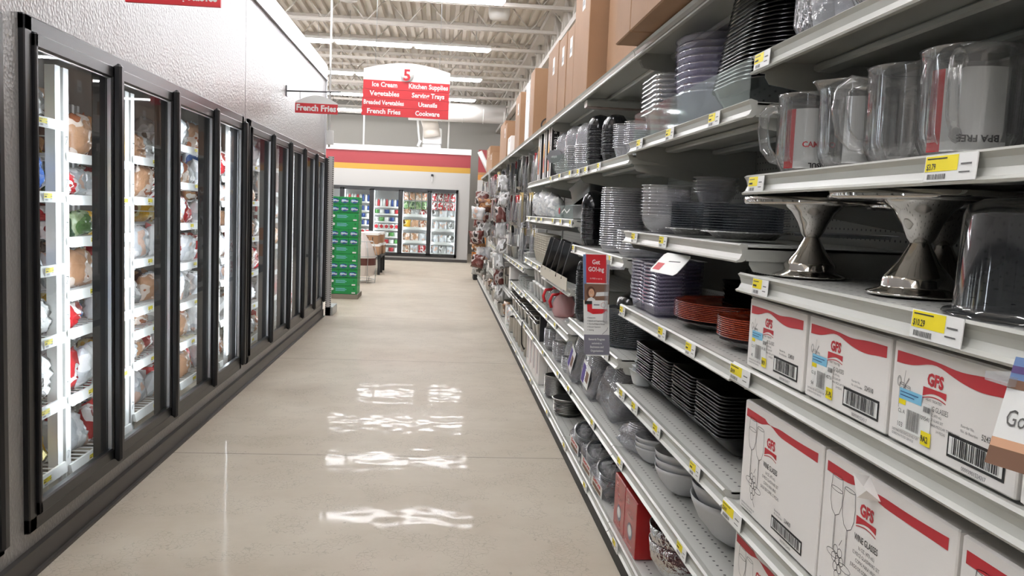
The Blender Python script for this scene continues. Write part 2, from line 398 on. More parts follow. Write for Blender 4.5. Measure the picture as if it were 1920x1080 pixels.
# bar joists across the aisle, one per thing
def joist(y, i):
    mb = MB(ceild)
    for dz in (3.94, 4.31):
        for s in (-.045, .008): mb.box((-7.9, y+s, dz), (6.45, y+s+.037, dz+.045))
    x = -7.8; k = 0; pts = []
    while x < 6.4: pts.append((x, y, 3.97 if k % 2 == 0 else 4.33)); x += .3; k += 1
    for a, b in zip(pts, pts[1:]): mb.tube([a, b], .012, 5)
    o = mb.build('roof_joist'); tag(o, 'white open web roof joist, %s counted from the far wall' % nth(i), 'joist', 'roof joists')
ys = [24.3-1.48*i for i in range(21)]
for i, y in enumerate(ys):
    if y > -5.5: joist(y, i)
g = thing('girder', 'long white truss girder running above the shelving toward the far wall', 'girder')
mb = MB(ceild)
mb.box((1.50, -5.8, 3.62), (1.60, 24.9, 3.70)).box((1.64, -5.8, 3.62), (1.74, 24.9, 3.70)).box((1.50, -5.8, 4.25), (1.74, 24.9, 4.33)); mb.build('chord', g)
mb = MB(ceild); y = -5.5; k = 0
while y < 24:
    mb.tube([(1.62, y, 3.66), (1.62, y+.55, 4.28)] if k % 2 == 0 else [(1.62, y, 4.28), (1.62, y+.55, 3.66)], .035, 4)
    y += .55; k += 1
    if k % 2: mb.box((1.59, y-.03, 3.66), (1.65, y+.03, 4.28))
mb.build('web', g)
# ceiling lights: rows of strip fixtures across the aisle, plus added fill beyond the shelving
ROWS = [-5.0, -1.9, 1.2, 4.25, 7.35, 10.46, 13.55, 16.65, 19.7, 22.85]
tube_me = MB(TUBEM); tube_me.box((-.595, -.035, -.045), (.595, .035, -.005), bev=.018); tube_me = tube_me.build('lamp_tube', link=False)
fix_me = MB(white); fix_me.ext([(-.10, -.0), (.10, 0), (.05, .05), (-.05, .05)], 0, -1.24, 1.24); fix_me = fix_me.build('reflector', link=False)
for r, y in enumerate(ROWS):
    for k in range(4):
        xc = 4.6 if k == 0 else .69-1.24-2.49*(k-1)  # rightmost fixture of each row is unseen, added to brighten the freezer wall
        lab = 'white ceiling strip light, %s row from the far wall, %s from the right' % (nth(9-r), nth(k))
        if r == 5 and k == 1: lab = 'brightest strip light, cut off by the top edge of the photo'
        t = thing('ceiling_light', lab, 'light', (xc, y, 3.88), 0, 'ceiling strip lights')
        put(fix_me, 'reflector', t)
        for dx in (-.62, .62): put(tube_me, 'lamp_tube', t, (dx, 0, 0))
        [MB(galv).tube([(dx, 0, .05), (dx, 0, .48)], .004, 5).build('hanger', t) for dx in (-1, 1)]
# ------------------------------------------------------------------ freezer fronts
def tagmesh(w=.085, h=.034, yf=.62, txt=None, seed=1):
    """shelf price tag in the plane x=0 facing -x, u = -y"""
    mb = MB(wpaper); mb.box((0, -w, 0), (.0015, 0, h))
    p = Pl(mb, (0, 0, 0), (0, -1, 0), (0, 0, 1), .0004)
    p.rect(.002, h*.38, w*yf, h*.97, tagy); p.up(2)
    if txt: p.text(txt, .006, h*.45, h*.33, ink, bold=.02, sx=.8); p.line([(.006, h*.87), (w*.45, h*.87)], h*.05, ink)
    else: p.line([(.006, h*.55), (w*.3, h*.55)], h*.12, ink); p.line([(.006, h*.82), (w*.42, h*.82)], h*.05, greyink)
    p.bars(.01, h*.08, w*.45, h*.28, ink, seed); p.line([(w*.72, h*.6), (w*.92, h*.6)], h*.06, greyink); p.line([(w*.7, h*.3), (w*.9, h*.3)], h*.05, greyink)
    return mb.build('price_tag', link=False)
TAG = tagmesh(); TAG2 = tagmesh(.075, .032, .9, seed=4)
def freezer_front(y0, n, pitch, label, lbl_doors, rackz, contents=True, axis=None):
    W = n*pitch
    root = thing('freezer_front', label, 'freezer', (XW, y0, 0))
    mb = MB(black)
    for z in (Z0, Z1-.055): mb.box((-.06, 0, z), (.02, W, z+.055), bev=.006)
    for y in (0, W-.05): mb.box((-.06, y, Z0), (.02, y+.05, Z1), bev=.006)
    mb.build('frame', root)
    mu = MB(black); 
    for i in range(1, n): mu.box((-.06, i*pitch-.03, Z0+.02), (.0, i*pitch+.03, Z1-.03))
    mu.build('mullion', root)
    for i in range(0, n+1):
        yy = min(max(i*pitch, .045), W-.045)
        l = MB(LEDM)
        l.box((-.0612, yy-.024, .25), (-.0606, yy+.024, 1.75)); l.build('light_strip', root)
    for i in range(n):
        a, b = i*pitch+(.05 if i == 0 else .012), (i+1)*pitch-(.05 if i == n-1 else .012)
        d = MB(black, alum); z0, z1 = Z0+.05, Z1-.05
        for z in (z0, z1-.05): d.box((.0, a, z), (.032, b, z+.05), bev=.006)
        for y, wd in ((a, .018), (b-.04, .04)): d.box((.0, y, z0), (.032, y+wd, z1), bev=.006)
        d.box((.012, b-.047, z0+.05), (.026, b-.04, z1-.05), alum); d.box((.012, a+.018, z0+.05), (.022, a+.022, z1-.05), alum)
        d.box((.012, a+.018, z1-.054), (.022, b-.04, z1-.05), alum)
        do = d.build('door', root)
        gq = MB(GLASS).quad((.018, a+.018, z0+.05), (.018, b-.04, z0+.05), (.018, b-.04, z1-.05), (.018, a+.018, z1-.05)); gq.build('glass_pane', do)
        h = MB(black).box((.028, b-.035, z0-.01), (.062, b+.004, z1+.01), bev=.012); h.build('handle', do)
    return root
RZ = [[.169, .444, .717, 1.0, 1.29, 1.575], [.14, .435, .72, .88, 1.105, 1.28, 1.454], [.176, .441, .60, .718, .968, 1.284, 1.487], [.18, .42, .66, .9, 1.14, 1.38, 1.6]]
rack_cache = {}
def wire_rack(y, wd, zs, label, ntag=2):
    """freestanding wire rack; front at x=-1.60"""
    key = (wd, tuple(zs))
    t = thing('wire_rack', label, 'rack', (-1.53, y, 0), 0, 'wire racks inside the freezers')
    u = MB(white)
    for yy in (.004, wd-.05): u.box((-.06, yy, 0.0), (-.02, yy+.046, 1.80))
    for yy in (.02, wd-.03): u.box((-.62, yy, 0.0), (-.59, yy+.03, 1.8))
    u.build('upright', t)
    for j, z in enumerate(zs):
        s = MB(white); s.ext([(-.012, z-.03), (.004, z-.034), (-.004, z+.008), (-.014, z+.008)], 1, .012, wd-.012)
        for k in range(13): yy = .03+(wd-.06)*k/12; s.box((-.60, yy-.0025, z-.004), (-.01, yy+.0025, z+.001))
        for xx in (-.2, -.4, -.59): s.box((xx-.003, .012, z-.009), (xx+.003, wd-.012, z-.004))
        s.tube([(-.03, .02, z), (-.01, .02, z+.07), (-.3, .02, z+.07), (-.5, .02, z)], .003, 4)
        so = s.build('wire_shelf', t)
        for k in range(ntag): put(TAG2, 'price_tag', so, (.0055, wd*(.3+.42*k)+random.uniform(-.05, .05), z-.03), PI)
    return t
# frozen food bags
def bagmesh(seed, w=.26, h=.2, d=.09, mat=None):
    R = random.Random(seed); nu, nv = 12, 10; vs = []; fs = []
    off = [[R.uniform(-1, 1) for _ in range(nv+1)] for _ in range(nu+1)]
    for side in (1, -1):
        for i in range(nu+1):
            for j in range(nv+1):
                u, v = i/nu*2-1, j/nv*2-1
                th = (max(0, 1-abs(u)**3)**.6)*(max(0, 1-abs(v)**4)**.6)
                x = side*(th*d/2*(.85+.25*off[i][j]*(th > .1)) + .0015)
                pin = 1-.06*(1-abs(v))
                vs.append((x, u*w/2*pin+.006*off[i][j]*abs(v), (v+1)*h/2*(1-.03*math.sin(u*9+seed)*(v > .5))))
    N = (nu+1)*(nv+1)
    for s in (0, 1):
        for i in range(nu):
            for j in range(nv):
                q = [i*(nv+1)+j, (i+1)*(nv+1)+j, (i+1)*(nv+1)+j+1, i*(nv+1)+j+1]; q = [k+s*N for k in q]
                fs.append(tuple(q if s == 0 else reversed(q)))
    ed = [(i, 0) for i in range(nu+1)]+[(nu, j) for j in range(1, nv+1)]+[(i, nv) for i in range(nu-1, -1, -1)]+[(0, j) for j in range(nv-1, 0, -1)]
    ed = [i*(nv+1)+j for i, j in ed]
    for a, b in zip(ed, ed[1:]+ed[:1]): fs.append((b, a, a+N, b+N))
    mb = MB(mat or wpaper); mb.add(vs, fs, smooth=True)
    return mb.build('frozen_bag', link=False)
BM = {'white': bagmat('bag_white', 'e8e8ea', 'c9cdd2', 'd8b8a8'), 'tan': bagmat('bag_tan', 'c89a78', 'ead8cc', 'b06a4a'), 'red': bagmat('bag_red', 'b8252c', 'efe6e4', '8a3430'),
      'yellow': bagmat('bag_yellow', 'e0b030', 'f0e0a0', '8a5a20'), 'green': bagmat('bag_green', '5a7a48', '9cae84', '2e4a30'), 'blue': bagmat('bag_blue', '3a5a98', 'e8ecf4', 'b03038'),
      'brown': bagmat('bag_brown', '5e3a2a', 'a87850', 'e8ded4'), 'clear': bagmat('bag_greyclear', 'b4b4b2', 'e6e6e6', '6e6a66')}
BAGS = [bagmesh(i, .17+.012*(i % 4), .13+.018*(i % 3), .10) for i in range(8)]
FB = [bagmesh(20+i, .24, .20, .09) for i in range(4)]
DO = ['first', 'second', 'third', 'fourth']
freezer_front(-.31, 4, .74, 'black framed freezer doors cut off by the left edge of the photo', '', RZ[0])
freezer_front(2.81, 4, .7325, 'black framed run of four glass freezer doors nearest the camera', '', RZ[0])
freezer_front(5.90, 5, .74, 'black framed run of five glass freezer doors farther down the aisle', '', RZ[0])
k = 0
racks = [(2.15, .52, 'white wire rack left of the nearest full freezer door, barely seen')]
doors = []
for f, (y0, n, p) in enumerate(FR):
    if f == 0: continue
    for i in range(n):
        doors.append((y0+i*p+.01, p-.02, f, i))
CS = [['tan', 'red', 'clear'], ['blue', 'white', 'red'], ['clear', 'white', 'white'], ['white', 'red', 'tan'], ['tan', 'clear', 'white']]
def dn(f, i): return ('%s freezer door from camera' % nth(i+(4 if f == 2 else 0)))
CPAL = [['brown', 'tan', 'brown', 'yellow'], ['clear', 'white', 'red', 'clear'], ['blue', 'green', 'white', 'clear'], ['red', 'blue', 'white', 'tan'], ['yellow', 'clear', 'green', 'blue'], ['red', 'green', 'yellow', 'clear'], ['brown', 'tan', 'yellow', 'brown']]
CPAL2 = [['white', 'tan', 'clear', 'white'], ['white', 'clear', 'tan', 'white'], ['red', 'white', 'white', 'red'], ['white', 'tan', 'red', 'white']]
SH = ['bottom', 'second', 'third', 'fourth', 'fifth', 'sixth', 'seventh']
for d, (y, wd, f, i) in enumerate(doors):
    zs = RZ[d % 4] if d < 4 else RZ[(d*3+1) % 4]
    wire_rack(y, wd, zs, 'white wire rack behind the %s' % dn(f, i), 2 if d < 5 else 1)
    for j, z in enumerate(zs):
        gap = (zs[j+1] if j+1 < len(zs) else 1.82)-z
        nb = 4 if d < 4 else 3
        for q in range(nb):
            pal = CPAL[(j+d) % 7] if d in (0, 1) and not (d == 1 and j % 2) else CPAL2[(j+d) % 4]
            c = pal[q % 4]; sc_ = min(1.12, (gap-.03)/.17)
            lean = random.uniform(-.5, .35)
            me = BAGS[(q*3+j+d) % 8]
            item(me, 'frozen_bag', '%s frozen bag, %s on the %s shelf up, %s' % (c, nth(q), SH[j], dn(f, i)), 'food bag',
                 (-1.62+random.uniform(-.015, .02)-abs(lean)*.03, y+.02+wd*(q+.5)/nb*.98, z+.003), (random.uniform(-.15, .15), lean, random.uniform(-.25, .25)), 'frozen food bags behind glass', (1, .98*wd/nb/.19, max(.5, sc_)), BM[c])
            if d < 5 and q % 2 == 0:
                item(me, 'frozen_bag', 'back row frozen bag, %s on the %s shelf up, %s' % (nth(q//2), SH[j], dn(f, i)), 'food bag', (-1.83, y+.1+wd*(q+.7)/nb*.9, z+.003),
                     (0, random.uniform(-.2, .2), random.uniform(-.3, .3)), 'frozen food bags in the back row', (1.2, 1.1, max(.5, sc_)), BM[CPAL[(j*2+d) % 7][q]])
# the two bags that hang out over the first rack
item(FB[0], 'frozen_bag', 'red, white and blue bag slumping over the edge behind first door', 'food bag', (-1.60, 3.46, 1.02), (.3, -1.25, .2), None, None, BM['blue'])
item(FB[1], 'frozen_bag', 'blue and white plump bag lying high behind the first door', 'food bag', (-1.68, 3.40, 1.315), (.2, -.7, .1), None, None, BM['blue'])
# cartons on top shelf level behind first doors
cart = MB(cardboard).box((-.2, -.15, 0), (.2, .15, .16), bev=.004).build('carton', link=False)
for q, (x, y, z) in enumerate([(-2.0, 3.2, 1.58), (-2.0, 4.0, 1.6), (-2.0, 4.7, 1.49)]):
    item(cart, 'carton', 'brown carton on the top shelf deep behind the %s glass door' % ORD[q], 'box', (x, y, z), 0, 'cartons deep in the freezer')
# wall mounted signs -------------------------------------------------
br = thing('sign_bracket', 'thin black arm sticking out from the white panel wall', 'bracket', (XW, 7.31, 2.245))
MB(black).box((0, -.02, -.045), (.008, .02, .045)).build('wall_plate', br)
MB(black).tube([(0, 0, 0), (.46, 0, .012)], .006, 8).build('arm', br)
for (sx_, sy_, sz_, txt_, lab_) in ((-1.105, 7.31, 2.245, 'French Fries', 'small French Fries sign hanging from the black wall arm'), (-1.068, 3.40, 2.218, 'Breaded Vegetables', 'red sign with white lettering cut off by the top edge')):
  fs_ = thing('hanging_sign', lab_, 'sign', (sx_, sy_, sz_), 0, 'small signs on the freezer wall')
  arc = [(-.177, -.075), (-.177, -.12)]
  top = [(-.177+.354*i/16, -.085+.058*math.sin(PI*i/16)) for i in range(17)]
  mb = MB(white); mb.ext([(-.177, -.105)]+top+[(.177, -.105)], 1, -.006, .006); mb.build('header', fs_)
  mb = MB(red); mb.box((-.179, -.007, -.178), (.179, .007, -.095)); pl = Pl(mb, (0, -.007, 0), (1, 0, 0), (0, 0, 1)); pl.text(txt_, 0, -.157, .072, white, 'c', bold=.035, width=.335); mb.build('name_panel', fs_)
  MB(black).tube([(-.14, 0, .0), (-.14, 0, -.06)], .002, 5).tube([(.14, 0, .01), (.14, 0, -.06)], .002, 5).build('hook', fs_)
br2 = thing('sign_bracket', 'black arm above the top edge carrying the red lettered sign', 'bracket', (XW, 3.40, 2.218)); MB(black).box((0, -.02, -.045), (.008, .02, .045)).build('wall_plate', br2); MB(black).tube([(0, 0, 0), (.46, 0, .012)], .006, 8).build('arm', br2)
# aisle sign
Ya = 8.0; dw = lambda px: 0
a = thing('aisle_sign', 'large arched aisle 5 sign with red category panels hanging overhead', 'sign', (-.395, Ya, 0), (0, .0, .0))
W2 = .405; zb = 2.145
tp = [(-W2+2*W2*i/24, zb+.375+.068*math.sin(PI*i/24)) for i in range(25)]
a.rotation_euler = (0, .008, -.02)
mb = MB(white); mb.ext([(-W2, zb+.325)]+[(p[0], p[1]+.06) for p in tp]+[(W2, zb+.325)], 1, -.01, .01)
mb.lathe([(.001, 0), (.062, 0), (.062, .014), (.001, .014)], 32); nv = 32*4
for q in range(len(mb.v)-nv, len(mb.v)): x_, y_, z_ = mb.v[q]; mb.v[q] = (x_, -.010-z_, zb+.392+y_)
pl = Pl(mb, (0, -.0245, 0), (1, 0, 0), (0, 0, 1)); pl.text('5', .0, zb+.342, .145, redb, 'c', bold=.03)
mb.build('header', a)
rows = [('Ice Cream', 'Kitchen Supplies'), ('Vegetables', 'Serving Trays'), ('Breaded Vegetables', 'Utensils'), ('French Fries', 'Cookware')]
ws = [(.24, .385), (.285, .32), (.385, .185), (.32, .24)]
for r, (l, rr_) in enumerate(rows):
    z1 = zb+.332-.083*r; z0 = z1-.081
    mb = MB(red); mb.box((-W2-.003*r, -.012, z0), (W2-.002, .012, z1))
    pl = Pl(mb, (0, -.012, 0), (1, 0, 0), (0, 0, 1))
    sz = .062 if r != 2 else .058
    pl.text(l, -.205-(.003 if r == 2 else 0), z0+.022, sz, white, 'c', bold=.03, width=ws[r][0]*.98); pl.text(rr_, .205, z0+.022, sz, white, 'c', bold=.03, width=ws[r][1]*.96)
    mb.build('category_panel', a)
MB(galv).tube([(-.3, 0, zb+.34), (-.3, 0, 4.0)], .0025, 5).tube([(.3, 0, zb+.34), (.3, 0, 4.0)], .0025, 5).build('hanging_wire', a)
# conduit and slotted post at the end of the freezer wall
tag(MB(white).tube([(XW+.04, YE+.03, 1.95), (XW+.04, YE+.03, 4.35)], .012, 8).box((XW+.0, YE+.0, 1.98), (XW+.09, YE+.05, 2.14)).build('conduit'), 'thin white conduit with box running up from the freezer wall corner', 'conduit')
sp = thing('slotted_post', 'light grey slotted shelving upright standing at the end of the freezer wall', 'post', (-1.30, 9.78, 0))
MB(upr2).box((-.03, -.02, 0), (.03, .03, 1.85)).build('upright', sp); MB(galv).box((-.03, -.02, .0), (.055, .4, .10)).build('base_leg', sp)
# ------------------------------------------------------------------ far walk-in cooler
YF = 20.6
fwm = base('far_panel', 'b4b3b0', .5); fred = base('far_red', '8e2a30', .5); fyel = base('far_yellow', 'b48a2c', .5)
m = MB(fwm, red, yellow, white)
m.box((-4.6, YF, 1.78), (.65, YF+.1, 2.205)); m.box((-4.6, YF, 0), (-2.86, YF+.1, 1.78)); m.box((.375, YF, 0), (.65, YF+.1, 1.78)); m.box((-2.86, YF, 0), (.375, YF+.1, .11))
m.box((-4.6, YF, 2.205), (.65, YF+.1, 2.34), fyel).box((-4.6, YF, 2.34), (.65, YF+.1, 2.655), fred).box((-4.6, YF-.03, 2.655), (.66, YF+.1, 2.79), white)
m.box((.55, YF+.1, 0), (.65, YF+3, 2.79)).box((-4.6, YF+.1, 2.7), (.55, YF+3, 2.75)).box((-2.9, YF+1.0, 0), (.5, YF+1.02, 2.2), white)
m.box((-4.6, YF-.001, 1.7), (-4.5, YF+.1, 1.9)); struct('wall_cooler_far', m)
struct('baseboard_far', MB(kick).box((-2.9, YF-.02, 0), (.65, YF, .07)))
ff = thing('wall_cooler', 'black framed glass cooler doors in the far wall', 'cooler', (0, YF, 0))
mb = MB(black); xs = [-2.86, -2.45, -1.735, -1.03, -.325, .375]
for z in (.11, 1.73): mb.box((xs[0], -.03, z), (xs[-1], .04, z+.06))
mb.box((xs[-1]-.05, -.03, .11), (xs[-1], .04, 1.79)); mb.build('frame', ff)
for a_, b_ in zip(xs, xs[1:]):
    d = MB(black)
    for z in (.15, 1.70): d.box((a_+.01, -.05, z), (b_-.01, -.01, z+.045))
    for x_ in (a_, b_-.055): d.box((x_, -.05, .15), (x_+.055, -.01, 1.74))
    do = d.build('door', ff)
    MB(GLASS).quad((a_+.055, -.03, .19), (b_-.055, -.03, .19), (b_-.055, -.03, 1.70), (a_+.055, -.03, 1.70)).build('glass_pane', do)
    l = MB(LEDM); l.box((b_-.02, .09, .2), (b_+.02, .1, 1.7)); l.build('light_strip', ff)
DF = ['leftmost', 'second', 'third', 'fourth', 'rightmost']
farz = {1: [.2, .42, .62, .85, 1.03, 1.2, 1.42], 2: [.2, .40, .58, .76, .95, 1.14, 1.32], 3: [.17, .47, .80, 1.12], 4: [.17, .45, .78, 1.08]}
bott = MB(wpaper).lathe([(.026, 0), (.028, .01), (.028, .12), (.02, .15), (.012, .155), (.012, .175)], 12, cap0=True, cap1=True).build('bottle', link=False)
potm = MB(wpaper).lathe([(.045, 0), (.055, .01), (.058, .09), (.06, .1), (.0001, .1)], 14, cap0=True); potm = potm.build('tub', link=False)
WP = {'white': wpaper, 'red': redb, 'blue': base('pack_blue', '2c4a90', .5), 'green': base('pack_green', '5a9a50', .5)}
PTUB = MB(wpaper, redb).lathe([(.05, 0), (.062, .01), (.062, .12), (.0001, .12)], 16, cap0=True)
Pl(PTUB, (0, -.0625, .06), (1, 0, 0), (0, 0, 1)).ell(0, 0, .045, .045, redb); PTUB = PTUB.build('tub', link=False)
for di in (1, 2, 3, 4):
    a_, b_ = xs[di], xs[di+1]; zs = farz[di]
    t = thing('cooler_rack', 'white rack of shelves behind the %s far cooler door' % DF[di], 'rack', (a_, YF+.16, 0), 0, 'racks in the far cooler')
    MB(white).box((.03, 0, 0), (.06, .03, 1.75)).box((b_-a_-.06, 0, 0), (b_-a_-.03, .03, 1.75)).build('upright', t)
    for j, z in enumerate(zs):
        s = MB(white).box((.03, -.012, z-.035), (b_-a_-.03, 0, z+(.0 if di < 3 else .035))).box((.03, 0, z-.01), (b_-a_-.03, .5, z)); s.build('shelf', t)
        where = 'on %s shelf up, %s far cooler door' % (SH[j], DF[di])
        if di <= 2:
            top_ = j == len(zs)-1
            if j in (len(zs)-1,) or (di == 1 and j in (3, 5)):
                for q in range(9):
                    c = ['white', 'red', 'white', 'white', 'red', 'white', 'blue', 'white', 'blue'][q]
                    item(bott, 'bottle', '%s bottle, %s %s' % (c, nth(q), where), 'bottle', (a_+.09+q*.066, YF+.22, z+.002), 0, 'bottles in the far cooler', (1, 1, 1 if top_ else .7), WP[c])
            elif j == 3 or (di == 1 and j in (1, 2)):
                for q in range(5): item(PTUB, 'tub', 'white tub with round red mark, %s %s' % (nth(q), where), 'tub', (a_+.11+q*.125, YF+.24, z+.002), 0, 'tubs in the far cooler')
            else:
                for q in range(5):
                    c = ['white', 'blue', 'white', 'red', 'white', 'green'][(q+j) % 6]
                    item(potm, 'tub', '%s tub, %s %s' % (c, nth(q), where), 'tub', (a_+.11+q*.125, YF+.24, z+.002), 0, 'tubs in the far cooler', (1, 1, .95), WP[c])
        else:
            pal = [['tan', 'white', 'red'], ['tan', 'tan', 'white'], ['yellow', 'tan', 'tan'], ['tan', 'clear', 'red']][j] if di == 3 else [['white', 'clear', 'white'], ['white', 'white', 'clear'], ['white', 'white', 'clear'], ['clear', 'white', 'white']][j]
            for q in range(3):
                item(FB[q], 'food_bag', '%s food bag, %s %s' % (pal[q], nth(q), where), 'food bag', (a_+.15+q*.2, YF+.28, z+.003), (.0, random.uniform(-.1, .2), PI/2+random.uniform(-.1, .1)), 'food bags in the far cooler', (1, .8, 1.05), BM[pal[q]])
    if di >= 3:
        for j, z in enumerate((1.28, 1.50)):
            s = MB(steel).box((.04, .05, z+.19), (b_-a_-.04, .06, z+.2)); s.build('hanging_rail', t)
            for q in range(4):
                c = ('tan' if j else 'green') if di == 3 else 'red'
                item(FB[q], 'hanging_bag', '%s hanging pack, %s from left, %s row, %s far cooler door' % (c, nth(q), ('lower', 'upper')[j], DF[di]), 'food bag', (a_+.125+q*.15, YF+.2, z), (0, 0, PI/2), 'hanging packs in the far cooler', (.6, .55, .95), BM[c])
# evaporator, duct, rods on the cooler roof
rw = thing('roof_unit', 'white evaporator unit with slanted duct collar on the cooler roof', 'unit', (-.30, YF+.5, 2.79))
MB(white).box((-.35, -.2, .0), (.22, .4, .03)).box((-.25, -.2, .03), (.2, .35, .1), galv).box((-.25, -.25, .1), (.22, .3, .52), bev=.03).build('housing', rw)
MB(ceilw).tube([(-.02, -.28, .28), (-.06, -.28, .55), (-.16, -.25, .85)], [.21, .2, .2], 24).build('collar', rw)
MB(white).tube([(-.32, -.1, .1), (-.36, -.1, .4), (-.40, 0, .8), (-.4, 0, 1.2)], .025, 8).tube([(-.36, -.15, .05), (-.3, -.15, .2)], .04, 8).build('pipe', rw)
dm = base('duct_white', 'dcdad6', .4); ribs = MB(dm)
ribs.tube([(-.9, 20.4, 3.64), (1.45, 20.4, 3.66)], .225, 32)
for i in range(5): ribs.tube([(-.6+i*.5, 20.4, 3.645), (-.58+i*.5, 20.4, 3.645)], .229, 32)
tag(ribs.build('air_duct'), 'thick white round air duct running across in front of the far wall', 'duct')
for i, x in enumerate((-1.99, .085)):
    tag(MB(white).tube([(x, YF+.2, 2.79), (x, YF+.2, 4.36)], .022, 8).build('hanger_rod'), 'white vertical rod on cooler roof, %s of the duct unit' % ('left', 'right')[i], 'rod')
tag(MB(dm).tube([(.70, 11.9, 4.36), (.70, 11.9, 4.06), (.70, 11.9, 3.99)], [.15, .15, .13], 24).build('air_duct'), 'short white round duct drop hanging from the roof near the top edge', 'duct')
tag(MB(dm).tube([(-1.35, 11.5, 4.36), (-1.35, 11.5, 4.02)], .12, 24).build('air_duct'), 'small white cylinder vent hanging from roof above the freezer wall', 'duct')
cm_ = thing('camera_mount', 'small black camera on a short white arm on the far cooler wall', 'camera', (-.28, YF, 2.1)); MB(blackmat).box((-.03, -.1, 0), (.03, -.0, .05), bev=.01).build('camera_body', cm_); MB(white).box((-.01, -.03, -.13), (.01, 0, .0)).build('arm', cm_)
# far right wall piece with red and yellow bands, leaning frame
struct('wall_far_right', MB(fwm, base('dark_red', '8e2a30', .5), base('dark_yellow', 'c08030', .5), cardside).box((.80, 19.5, 0), (6.4, 19.6, 2.02)).box((.80, 19.5, 2.14), (6.4, 19.6, 2.20), cardside).box((.8, 19.5, 2.02), (6.4, 19.6, 2.14), bpy.data.materials['dark_yellow']).box((.8, 19.5, 2.2), (6.4, 19.6, 2.72), bpy.data.materials['dark_red']))
lf = thing('leaning_ladder', 'white ladder frame leaning above the far end of the shelving', 'ladder', (0, 0, 0))
MB(white).tube([(.63, 15.0, 2.36), (.84, 15.0, 1.95)], .045, 4).build('rail', lf); MB(blackmat).box((.80, 14.9, 1.911), (.98, 15.05, 1.97)).build('foot', lf)
# ------------------------------------------------------------------ mid floor: soda cases, bin, table
grn = base('case_green', '128a44', .45); dgrn = base('case_dark_green', '0c6a34', .5); lblue = base('logo_blue', '1e3f80', .5); skyb = base('logo_sky', '8ec8e8', .5)
def logo(pl, cx, cy, w_):
    pl.ell(cx, cy, w_*.5, w_*.3, lblue, n=14); pl.up(2); pl.ell(cx-w_*.1, cy+w_*.08, w_*.3, w_*.1, skyb, n=10); pl.up(3); pl.text('Sprite', cx, cy-w_*.1, w_*.33, white, 'c', bold=.03, shear=.3, width=w_*.85); pl.up(1)
cs = MB(grn).box((-.065, 0, 0), (.065, .4, .111), bev=.004); pl = Pl(cs, (0, 0, 0), (1, 0, 0), (0, 0, 1)); logo(pl, 0, .055, .11); pl.rect(-.06, .005, .06, .018, dgrn); cs_me = cs.build('soda_case', link=False)
cw = MB(grn).box((-.195, 0, 0), (.195, .13, .111), bev=.004); pl = Pl(cw, (0, 0, 0), (1, 0, 0), (0, 0, 1)); pl.rect(-.165, .012, -.125, .1, dgrn); pl.up(2); pl.ell(-.145, .07, .02, .018, white, n=10)
for r in range(3): pl.line([(-.1, .08-.016*r), (.03+.02*(r % 2), .08-.016*r)], .006, skyb)
pl.rect(.12, .01, .17, .03, white).rect(.14, .06, .16, .09, dgrn); cw_me = cw.build('soda_case', link=False)
pal = thing('pallet', 'low grey pallet base under the stack of green soda cases', 'pallet', (-1.345, 11.6, 0)); MB(base('pallet_grey', '8a8074', .7)).box((-.22, -.02, .0), (.21, .55, .065)).build('deck', pal)
for r in range(12):
    z = .066+.1125*r
    if (r//2) % 2 == 1:
        for q in range(3): item(cs_me, 'soda_case', 'green soda case end, %s of three in the %s row from the bottom' % (('left', 'middle', 'right')[q], nth(r)), 'case', (-1.345+(q-1)*.131, 11.6, z), 0, 'green soda cases')
    else:
        for q in range(3): item(cw_me, 'soda_case', 'green soda case side on, %s one in the %s row from the bottom' % (('front', 'middle', 'back')[q], nth(r)), 'case', (-1.345, 11.6+q*.132, z), 0, 'green soda cases')
wb = thing('wire_bin', 'round wire display bin with printed white and brown skirt beside soda cases', 'bin', (-1.36, 14.3, 0))
MB(base('skirt', 'd8cec8', .5), base('skirt_brown', '5a2e28', .5)).add([(math.cos(a_)*r_, math.sin(a_)*r_, z_) for r_, z_ in ((.22, .12), (.25, .3), (.25, .42), (.2, .6), (.05, .84)) for a_ in [2*PI*i/16 for i in range(16)]], [(k*16+i, k*16+(i+1) % 16, k*16+16+(i+1) % 16, k*16+16+i) for k in (0, 2, 3) for i in range(16)]).add([(math.cos(a_)*r_, math.sin(a_)*r_, z_) for r_, z_ in ((.25, .3), (.25, .42)) for a_ in [2*PI*i/16 for i in range(16)]], [(i, (i+1) % 16, 16+(i+1) % 16, 16+i) for i in range(16)], bpy.data.materials['skirt_brown']).build('skirt', wb)
m = MB(galv)
for z_, r_ in ((.05, .24), (.45, .27), (.7, .2)): m.tube([(math.cos(2*PI*i/20)*r_, math.sin(2*PI*i/20)*r_, z_) for i in range(20)], .006, 5, closed=True)
for i in range(6): c_, s_ = math.cos(i*PI/3), math.sin(i*PI/3); m.tube([(c_*.24, s_*.24, 0), (c_*.27, s_*.27, .45), (c_*.2, s_*.2, .7)], .006, 5)
m.build('wire_frame', wb)
tb = thing('display_table', 'low black legged table carrying brown produce boxes', 'table', (-1.5, 15.9, 0))
MB(blackmat).box((-.4, 0, .33), (.36, 1.35, .375)).build('tabletop', tb)
for x in (-.36, .32):
    for y in (.04, .64, 1.28): MB(blackmat).box((x-.025, y-.025, 0), (x+.025, y+.025, .33)).build('leg', tb)
bx = MB(cardboard, wpaper).box((-.19, 0, 0), (.19, .55, .20), bev=.004).box((-.195, -.005, .165), (.195, .555, .21), wpaper); pl = Pl(bx, (0, 0, 0), (1, 0, 0), (0, 0, 1))
for q in (-.09, 0, .09): pl.rect(q-.008, .06, q+.008, .13, ink)
bx_me = bx.build('produce_box', link=False)
